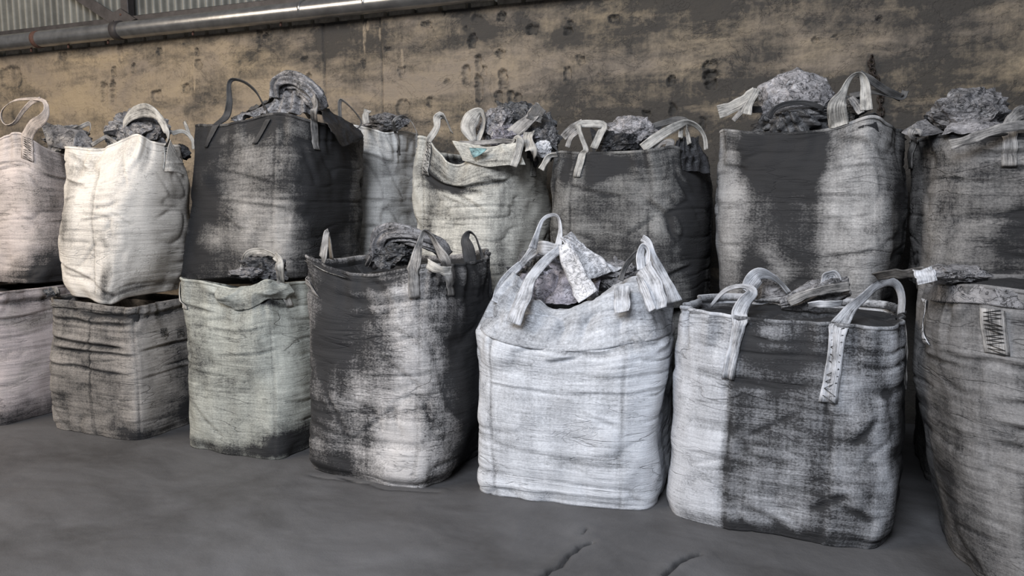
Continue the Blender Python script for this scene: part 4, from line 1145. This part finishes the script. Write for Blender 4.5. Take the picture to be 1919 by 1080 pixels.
# ---- T6
L('T6', [(1398, 214, 4.75), (1403, 198, 4.75), (1414, 178, 4.78), (1419, 166, 4.8)], .06, mat=W_PALE, wid=[.07, .05, .04, .035], seed=54, name='lifting_loop')
L('T6', [(1346, 210, 4.85), (1370, 202, 4.84), (1396, 188, 4.82), (1418, 174, 4.8)], .075, mat=W_PALE, seed=55, twist=[.2, .1, .2], name='strap_end')
L('T6', [(1374, 226, 4.8), (1390, 208, 4.8), (1410, 184, 4.8)], .03, mat=W_MID, seed=56, name='strap_end')
L('T6', [(1400, 206, 4.86), (1420, 205, 4.9), (1436, 206, 4.95)], .04, mat=W_BLACK, seed=57, name='strap_end')
crumple('silver_wad', B['T6'], P(1490, 192, 5.0), (.235, .17, .19), F_SILVER, 58, .20)
spout('gathered_neck', B['T6'], [P(1490, 232, 4.92), P(1488, 214, 4.86), P(1488, 200, 4.84)], [.26, .20, .13], F_DARK, 17, .3, .6, 59, .6)
L('T6', [(1441, 222, 4.72), (1452, 204, 4.72), (1478, 194, 4.74), (1515, 194, 4.76), (1545, 204, 4.78)], .03, mat=W_BLACK, seed=60, twist=[.4, .6, .4], name='tie_cord')
L('T6', [(1568, 200, 4.7), (1578, 178, 4.72), (1590, 152, 4.75), (1602, 140, 4.78), (1614, 140, 4.8), (1621, 158, 4.8), (1622, 180, 4.78), (1624, 206, 4.72)], .07, mat=W_PALE, tabA=(1556, 232, 1564, 216), wid=[.10, .095, .04, .025, .03, .05, .06, .065], twist=[0, .1, .7, 1.0, .7, .2, .1], seed=61)
L('T6', [(1610, 138, 4.82), (1630, 149, 4.84), (1658, 168, 4.9), (1690, 184, 5.0)], .045, mat=W_DARK, seed=62, twist=[.3, .2, .4], name='strap_end')
L('T6', [(1697, 170, 5.02), (1690, 182, 5.0), (1668, 176, 4.95), (1636, 172, 4.9), (1604, 178, 4.88), (1592, 180, 4.88)], .04, mat=W_DARK, seed=63, twist=[.2, .6, .5], name='strap_end')
crumple('dark_liner', B['T6'], P(1594, 200, 4.95), (.1, .1, .08), F_DARK, 64, .6, 4)
L('T6', [(1594, 182, 4.78), (1604, 196, 4.76), (1614, 212, 4.72)], .04, mat=W_MID, seed=65, name='strap_end')
L('T6', [(1628, 214, 4.75), (1652, 234, 4.95), (1674, 254, 5.1), (1690, 268, 5.2)], .06, mat=W_BLACK, seed=66, twist=[.6, .5, .4], name='edge_strap')

# ---- T7
crumple('liner', B['T7'], P(1814, 214, 5.0), (.2, .16, .14), F_GREY, 67, .32)
crumple('dark_liner', B['T7'], P(1775, 228, 5.1), (.12, .14, .07), F_BLACK, 68, .6, 4)
crumple('dark_liner', B['T7'], P(1868, 226, 5.1), (.17, .14, .06), F_DARK, 69, .6, 4)
sheet('torn_flap', B['T7'], [[P(1690, 252, 4.8), P(1712, 236, 4.85), P(1735, 224, 4.9)], [P(1700, 255, 4.76), P(1725, 246, 4.8), P(1750, 238, 4.85)], [P(1712, 260, 4.72), P(1740, 256, 4.75), P(1770, 250, 4.8)]], F_GREY, amp=.02, seed=70)
sheet('pale_flap', B['T7'], [[P(1782, 236, 4.9), P(1822, 226, 4.9), P(1866, 234, 4.9)], [P(1772, 244, 4.8), P(1822, 238, 4.8), P(1885, 240, 4.8)], [P(1765, 252, 4.7), P(1822, 250, 4.7), P(1895, 246, 4.7)]], F_SILVER, amp=.02, seed=71)
L('T7', [(1780, 272, 4.6), (1815, 262, 4.58), (1852, 248, 4.58), (1890, 238, 4.6), (1925, 234, 4.65)], .05, mat=W_MID, seed=72, twist=[.2, .1, .2], name='strap_end')
L('T7', [(1714, 252, 4.72), (1718, 244, 4.76)], .07, mat=W_MID, tabA=(1709, 316, 1716, 262), seed=73)
L('T7', [(1892, 244, 4.7), (1898, 226, 4.75), (1908, 214, 4.8), (1925, 205, 4.85)], .07, mat=W_MID, tabA=(1890, 312, 1892, 262), seed=74)

# ---- B1
crumple('crushed_loop', B['B1'], P(98, 548, 3.68), (.05, .05, .03), F_DARK, 75, .6, 4)
L('B1', [(108, 545, 3.66), (100, 545, 3.66), (92, 548, 3.68)], .05, mat=W_MID, tabA=(107, 570, 109, 552), seed=76)
ribbon('lifting_loop', B['B1'], [], .09, mat=W_MID, tabA=(196, 583, 194, 562), seed=77)

# ---- B2
L('B2', [(456, 506, 4.0), (459, 484, 3.97), (470, 473, 3.95), (490, 471, 3.93), (512, 478, 3.9), (522, 488, 3.88)], .04, mat=W_PALE, seed=78, twist=[.5, .6, .1, .2, .6])
L('B2', [(524, 505, 3.74), (522, 488, 3.76), (515, 478, 3.8)], .055, mat=W_PALE, tabA=(541, 576, 525, 522), seed=79)
crumple('liner', B['B2'], P(492, 505, 4.0), (.15, .1, .09), F_DARK, 80, .6)
crumple('liner_fold', B['B2'], P(468, 512, 3.9), (.12, .1, .04), F_GREY, 81, .5, 4)
sheet('rim_fold', B['B2'], [list(B['B2'].S(np.linspace(.13, .30, 7), np.full(7, 1.0), lift=.012)), list(B['B2'].S(np.linspace(.13, .31, 7), np.full(7, .95), lift=.035)), list(B['B2'].S(np.linspace(.15, .30, 7), np.array([.90, .88, .875, .885, .90, .91, .92]), lift=.006))], M['B2'], 60, 30, amp=.02, seed=82)
ribbon('lifting_loop', B['B2'], [], .06, mat=W_PALE, tabA=(348, 580, 344, 530), seed=83)

# ---- B3
L('B3', [(604, 488, 3.66), (608, 462, 3.68), (611, 440, 3.70), (614, 434, 3.72), (617, 450, 3.74), (621, 486, 3.76)], .06, mat=W_MID, tabA=(597, 553, 601, 505), wid=[.10, .06, .035, .03, .035, .05], seed=84, twist=[0, .2, .4, .6, .4])
ribbon('rim_patch', B['B3'], [], .085, mat=W_PALE, tabA=(651, 519, 650, 494), seed=85)
L('B3', [(778, 490, 3.62), (783, 468, 3.65), (790, 444, 3.68), (797, 433, 3.7), (809, 444, 3.7), (822, 468, 3.68), (834, 488, 3.66)], .06, mat=W_MID, tabA=(776, 560, 777, 502), tabB=(842, 552, 836, 505), wid=[.085, .06, .035, .035, .05, .06, .06], twist=[0, .2, .7, 1.0, .6, .2, 0], seed=86)
L('B3', [(800, 494, 3.60), (815, 502, 3.57), (832, 508, 3.57), (846, 508, 3.6)], .05, mat=W_PALE, seed=87, name='knot_band', twist=[.2, .1, .2])
spout('twisted_spout', B['B3'], [P(694, 494, 4.05), P(706, 478, 4.0), P(712, 452, 3.98), P(728, 438, 3.98), P(756, 440, 3.98), P(786, 448, 4.0), P(818, 462, 4.05), P(834, 480, 4.1)], [.05, .07, .07, .065, .055, .06, .06, .05], F_GREY, 7, .4, 3.0, 88, 1.0)
crumple('liner', B['B3'], P(735, 476, 4.0), (.14, .1, .085), F_DARK, 89, .7)
L('B3', [(882, 494, 4.25), (877, 466, 4.25), (872, 448, 4.26), (880, 436, 4.28), (891, 444, 4.3), (898, 462, 4.3), (905, 486, 4.28)], .06, mat=W_BLACK, wid=[.09, .09, .05, .03, .03, .03, .03], twist=[.2, .2, .6, .9, .8, .7], seed=90)
sheet('rear_ear', B['B3'], [[P(866, 500, 4.22), P(884, 490, 4.26), P(914, 484, 4.3)], [P(874, 530, 4.18), P(896, 525, 4.22), P(920, 520, 4.28)], [P(886, 570, 4.14), P(905, 566, 4.2), P(922, 560, 4.28)]], F_BLACK, amp=.015, seed=91)

# ---- B4: gathered open top
sheet('front_skirt', B['B4'], [list(B['B4'].S(np.linspace(-.05, .33, 11), np.full(11, .885), lift=.006)), [P(928, 550, 3.88), P(970, 558, 3.82), P(1040, 588, 3.78), P(1130, 560, 3.82), P(1215, 548, 3.86), P(1262, 560, 4.0)], [P(962, 510, 4.02), P(985, 530, 3.98), P(1045, 582, 3.86), P(1120, 548, 3.92), P(1205, 512, 3.98), P(1248, 530, 4.08)]], M['B4'], 110, 50, .04, 8, seed=92, pleat=.006, npl=10, pin=True)
sheet('inner_liner', B['B4'], [[P(965, 545, 4.05), P(1010, 560, 4.0), P(1060, 574, 3.98), P(1110, 560, 4.0)], [P(975, 510, 4.2), P(1020, 515, 4.18), P(1070, 520, 4.15), P(1130, 520, 4.18)], [P(985, 490, 4.35), P(1030, 480, 4.35), P(1080, 490, 4.35), P(1150, 495, 4.35)]], F_VIOLET, 60, 40, .07, 9, seed=93)
sheet('liner_peak', B['B4'], [[P(1052, 446, 4.12), P(1062, 442, 4.12), P(1075, 452, 4.14)], [P(1072, 484, 4.1), P(1110, 470, 4.14), P(1128, 486, 4.2)], [P(1090, 530, 4.08), P(1135, 515, 4.12), P(1172, 500, 4.22)]], F_WHITE, 50, 50, .05, 9, seed=94, pleat=.01, npl=4)
L('B4', [(1055, 458, 4.05), (1068, 490, 4.0), (1086, 530, 3.94), (1102, 556, 3.9)], .11, mat=F_WHITE, wid=[.05, .11, .12, .11], seed=95, name='liner_band')
L('B4', [(1062, 462, 4.1), (1078, 500, 4.06), (1096, 528, 4.02), (1112, 560, 3.98)], .07, mat=F_WHITE, seed=96, name='liner_band')
L('B4', [(998, 466, 4.1), (1006, 440, 4.1), (1016, 414, 4.12), (1030, 404, 4.14), (1045, 406, 4.14), (1050, 430, 4.12), (1046, 462, 4.1)], .035, mat=W_COOL, wid=[.05, .03, .02, .02, .02, .03, .05], twist=[.5, .7, .8, .4, .6, .7, .4], seed=97)
L('B4', [(962, 606, 3.655), (968, 590, 3.68), (976, 570, 3.73), (984, 550, 3.78), (992, 527, 3.84), (1010, 502, 3.92), (1030, 482, 4.0), (1052, 464, 4.08)], .06, mat=W_COOL, wid=[.085, .085, .08, .065, .055, .05], seed=98)
L('B4', [(955, 525, 4.1), (975, 498, 4.15), (1000, 470, 4.18), (1012, 466, 4.18), (1045, 468, 4.15)], .06, mat=W_COOL, wid=[.04, .04, .06, .09, .07], seed=99, twist=[.4, .3, .1, 0], name='lifting_loop')
L('B4', [(930, 566, 3.82), (940, 535, 3.95), (958, 512, 4.05), (976, 496, 4.12)], .05, mat=W_COOL, seed=100, name='corner_edge', twist=[.5, .4, .3])
L('B4', [(1166, 585, 3.72), (1166, 560, 3.76), (1166, 536, 3.80)], .085, mat=W_COOL, seed=101, name='strap_tab', curl=.05)
L('B4', [(1163, 526, 3.86), (1172, 500, 3.9), (1184, 484, 3.95), (1200, 470, 4.0)], .03, mat=W_DARK, seed=102, twist=[.5, .6, .7])
L('B4', [(1232, 580, 3.70), (1226, 550, 3.74), (1216, 520, 3.80), (1206, 502, 3.84)], .10, mat=W_COOL, seed=103, name='strap_tab', curl=.05)
L('B4', [(1197, 518, 3.84), (1210, 550, 3.72), (1222, 582, 3.68)], .04, mat=W_COOL, seed=104, name='strap_edge')
L('B4', [(1202, 506, 3.86), (1200, 478, 3.9), (1206, 462, 3.94), (1214, 472, 3.92), (1212, 496, 3.88)], .045, mat=W_COOL, seed=105, twist=[.3, .6, .9, .6], name='lifting_loop')
L('B4', [(1203, 446, 3.98), (1214, 455, 3.97), (1224, 482, 3.96), (1244, 518, 3.96), (1256, 542, 3.94), (1264, 566, 3.94)], .045, mat=W_COOL, wid=[.04, .045, .045, .045, .05, .07, .08], seed=106, twist=[.4, .1, .2, 0, .1, .2])
crumple('liner', B['B4'], P(1150, 520, 4.3), (.2, .15, .09), F_GREY, 107, .6)
crumple('liner', B['B4'], P(1000, 515, 4.35), (.16, .15, .12), F_DARK, 108, .6)

# ---- B5
L('B5', [(1386, 585, 3.80), (1396, 566, 3.86), (1410, 550, 3.92), (1405, 540, 3.96), (1390, 536, 3.98), (1368, 540, 4.02), (1350, 552, 4.06), (1332, 574, 4.1)], .06, mat=W_COOL, tabA=(1366, 708, 1384, 600), wid=[.085, .08, .07, .05, .03, .03, .025, .02], twist=[0, .2, .4, .5, .6, .5, .6], seed=109)
L('B5', [(1398, 546, 4.1), (1410, 528, 4.15), (1424, 515, 4.2), (1444, 518, 4.25), (1462, 530, 4.28), (1479, 550, 4.3)], .06, mat=W_COOL, wid=[.07, .09, .07, .035, .03, .03], seed=110, twist=[.1, .1, .4, .6, .6])
sheet('rear_flap', B['B5'], [[P(1402, 548, 4.3), P(1425, 522, 4.32), P(1462, 532, 4.35)], [P(1404, 554, 4.3), P(1430, 545, 4.32), P(1470, 545, 4.35)], [P(1406, 562, 4.28), P(1435, 560, 4.3), P(1476, 556, 4.33)]], F_GREY, amp=.01, seed=111)
L('B5', [(1580, 600, 3.76), (1596, 578, 3.82), (1620, 556, 3.9), (1642, 536, 3.98), (1664, 528, 4.05), (1682, 536, 4.1), (1690, 560, 4.12), (1688, 592, 4.12)], .085, mat=W_COOL, tabA=(1549, 752, 1572, 614), wid=[.09, .075, .05, .05, .05, .045, .035, .03], twist=[0, .1, .2, .4, .4, .5, .4], seed=112, stitch=M_THREAD)
L('B5', [(1690, 600, 4.06), (1693, 640, 4.02), (1694, 690, 4.0), (1693, 730, 4.0)], .04, mat=W_MID, seed=113, name='strap_end', twist=[.9, .9, .8])
spout('tied_spout', B['B5'], [P(1462, 570, 4.1), P(1495, 562, 4.12), P(1530, 550, 4.14), P(1560, 543, 4.16), P(1590, 538, 4.18)], [.03, .06, .075, .075, .06], F_GREY, 9, .45, 1.2, 114, .8)
L('B5', [(1478, 566, 4.02), (1510, 552, 4.04), (1545, 544, 4.06), (1592, 536, 4.1)], .045, mat=W_MID, seed=115, name='spout_tie')
L('B5', [(1515, 572, 3.98), (1535, 570, 3.97), (1558, 570, 3.97), (1578, 568, 4.0)], .035, mat=W_COOL, seed=116, name='spout_tie', twist=[.5, .2, .6])
L('B5', [(1545, 536, 4.12), (1550, 520, 4.14), (1562, 516, 4.16), (1568, 530, 4.16)], .05, mat=W_COOL, seed=117, name='spout_tie', twist=[.2, .4, .2])

# ---- B6
L('B6', [(1640, 520, 3.98), (1670, 514, 3.85), (1700, 513, 3.75), (1734, 508, 3.65)], .045, mat=W_DARK, seed=118, name='strap_end', twist=[.3, .2, .2])
L('B6', [(1738, 530, 3.48), (1734, 515, 3.5), (1728, 504, 3.55)], .075, mat=W_COOL, seed=119, name='lifting_loop')
crumple('liner', B['B6'], P(1790, 514, 3.62), (.13, .12, .04), F_GREY, 120, .35)
sheet('hem_band', B['B6'], [list(B['B6'].S(np.linspace(-.12, .2, 12), np.full(12, v_), lift=.008)) for v_ in (1.0, .975, .945)], F_GREY, 90, 12, amp=.006, seed=121)
ribbon('lifting_loop', B['B6'], [], .055, mat=W_COOL, tabA=(1742, 642, 1737, 560), seed=122, stitch=M_THREAD)
ribbon('lifting_loop', B['B6'], [], .085, mat=W_MID, tabA=(1868, 662, 1860, 580), seed=123, stitch=M_THREAD)


# ---- printed characters, wrapped on the cloth
def print_on(bag, text, px, py, size, mat, aspect=1.0, name='print'):
    b = B[bag]
    u0, v0 = b.at(px, py)
    cu = bpy.data.curves.new('print_text', 'FONT')
    cu.body = text
    cu.size = 1.0
    cu.resolution_u = 2
    cu.align_x = 'CENTER'
    cu.align_y = 'CENTER'
    to = bpy.data.objects.new('print_text', cu)
    COL.objects.link(to)
    dg = bpy.context.evaluated_depsgraph_get()
    me = bpy.data.meshes.new_from_object(to.evaluated_get(dg))
    bpy.data.objects.remove(to)
    bm = bmesh.new()
    bm.from_mesh(me)
    bmesh.ops.triangulate(bm, faces=bm.faces[:])
    for _ in range(2):
        bmesh.ops.subdivide_edges(bm, edges=[e for e in bm.edges if e.calc_length() > .12], cuts=1)
    co = np.array([v.co[:] for v in bm.verts])
    fcs = [[v.index for v in f.verts] for f in bm.faces]
    bm.free()
    bpy.data.meshes.remove(me)
    tl = np.linalg.norm(b.S(u0 + .004, v0) - b.S(u0 - .004, v0)) / .008
    pos = b.S(u0 + co[:, 0] * size * aspect / tl, v0 + co[:, 1] * size / b.H, lift=.009)
    mesh_obj(name, pos, fcs, mat, b.root, smooth=False)


INK = plain('faded_black_ink', (.012, .012, .012), .8, 0, .5, 50, 0)
INK2 = plain('faded_grey_ink', (.03, .03, .03), .8, 0, .5, 50, 0)
INKR = plain('faded_red_ink', (.21, .12, .11), .8, 0, .5, 60, 0)
print_on('B1', '聚', 308, 624, .075, INK)
print_on('B1', '丙', 338, 624, .075, INK2)
print_on('B2' if False else 'T2', '优力', 592, 436, .07, INK)
print_on('T2', '100', 590, 456, .05, INK2)
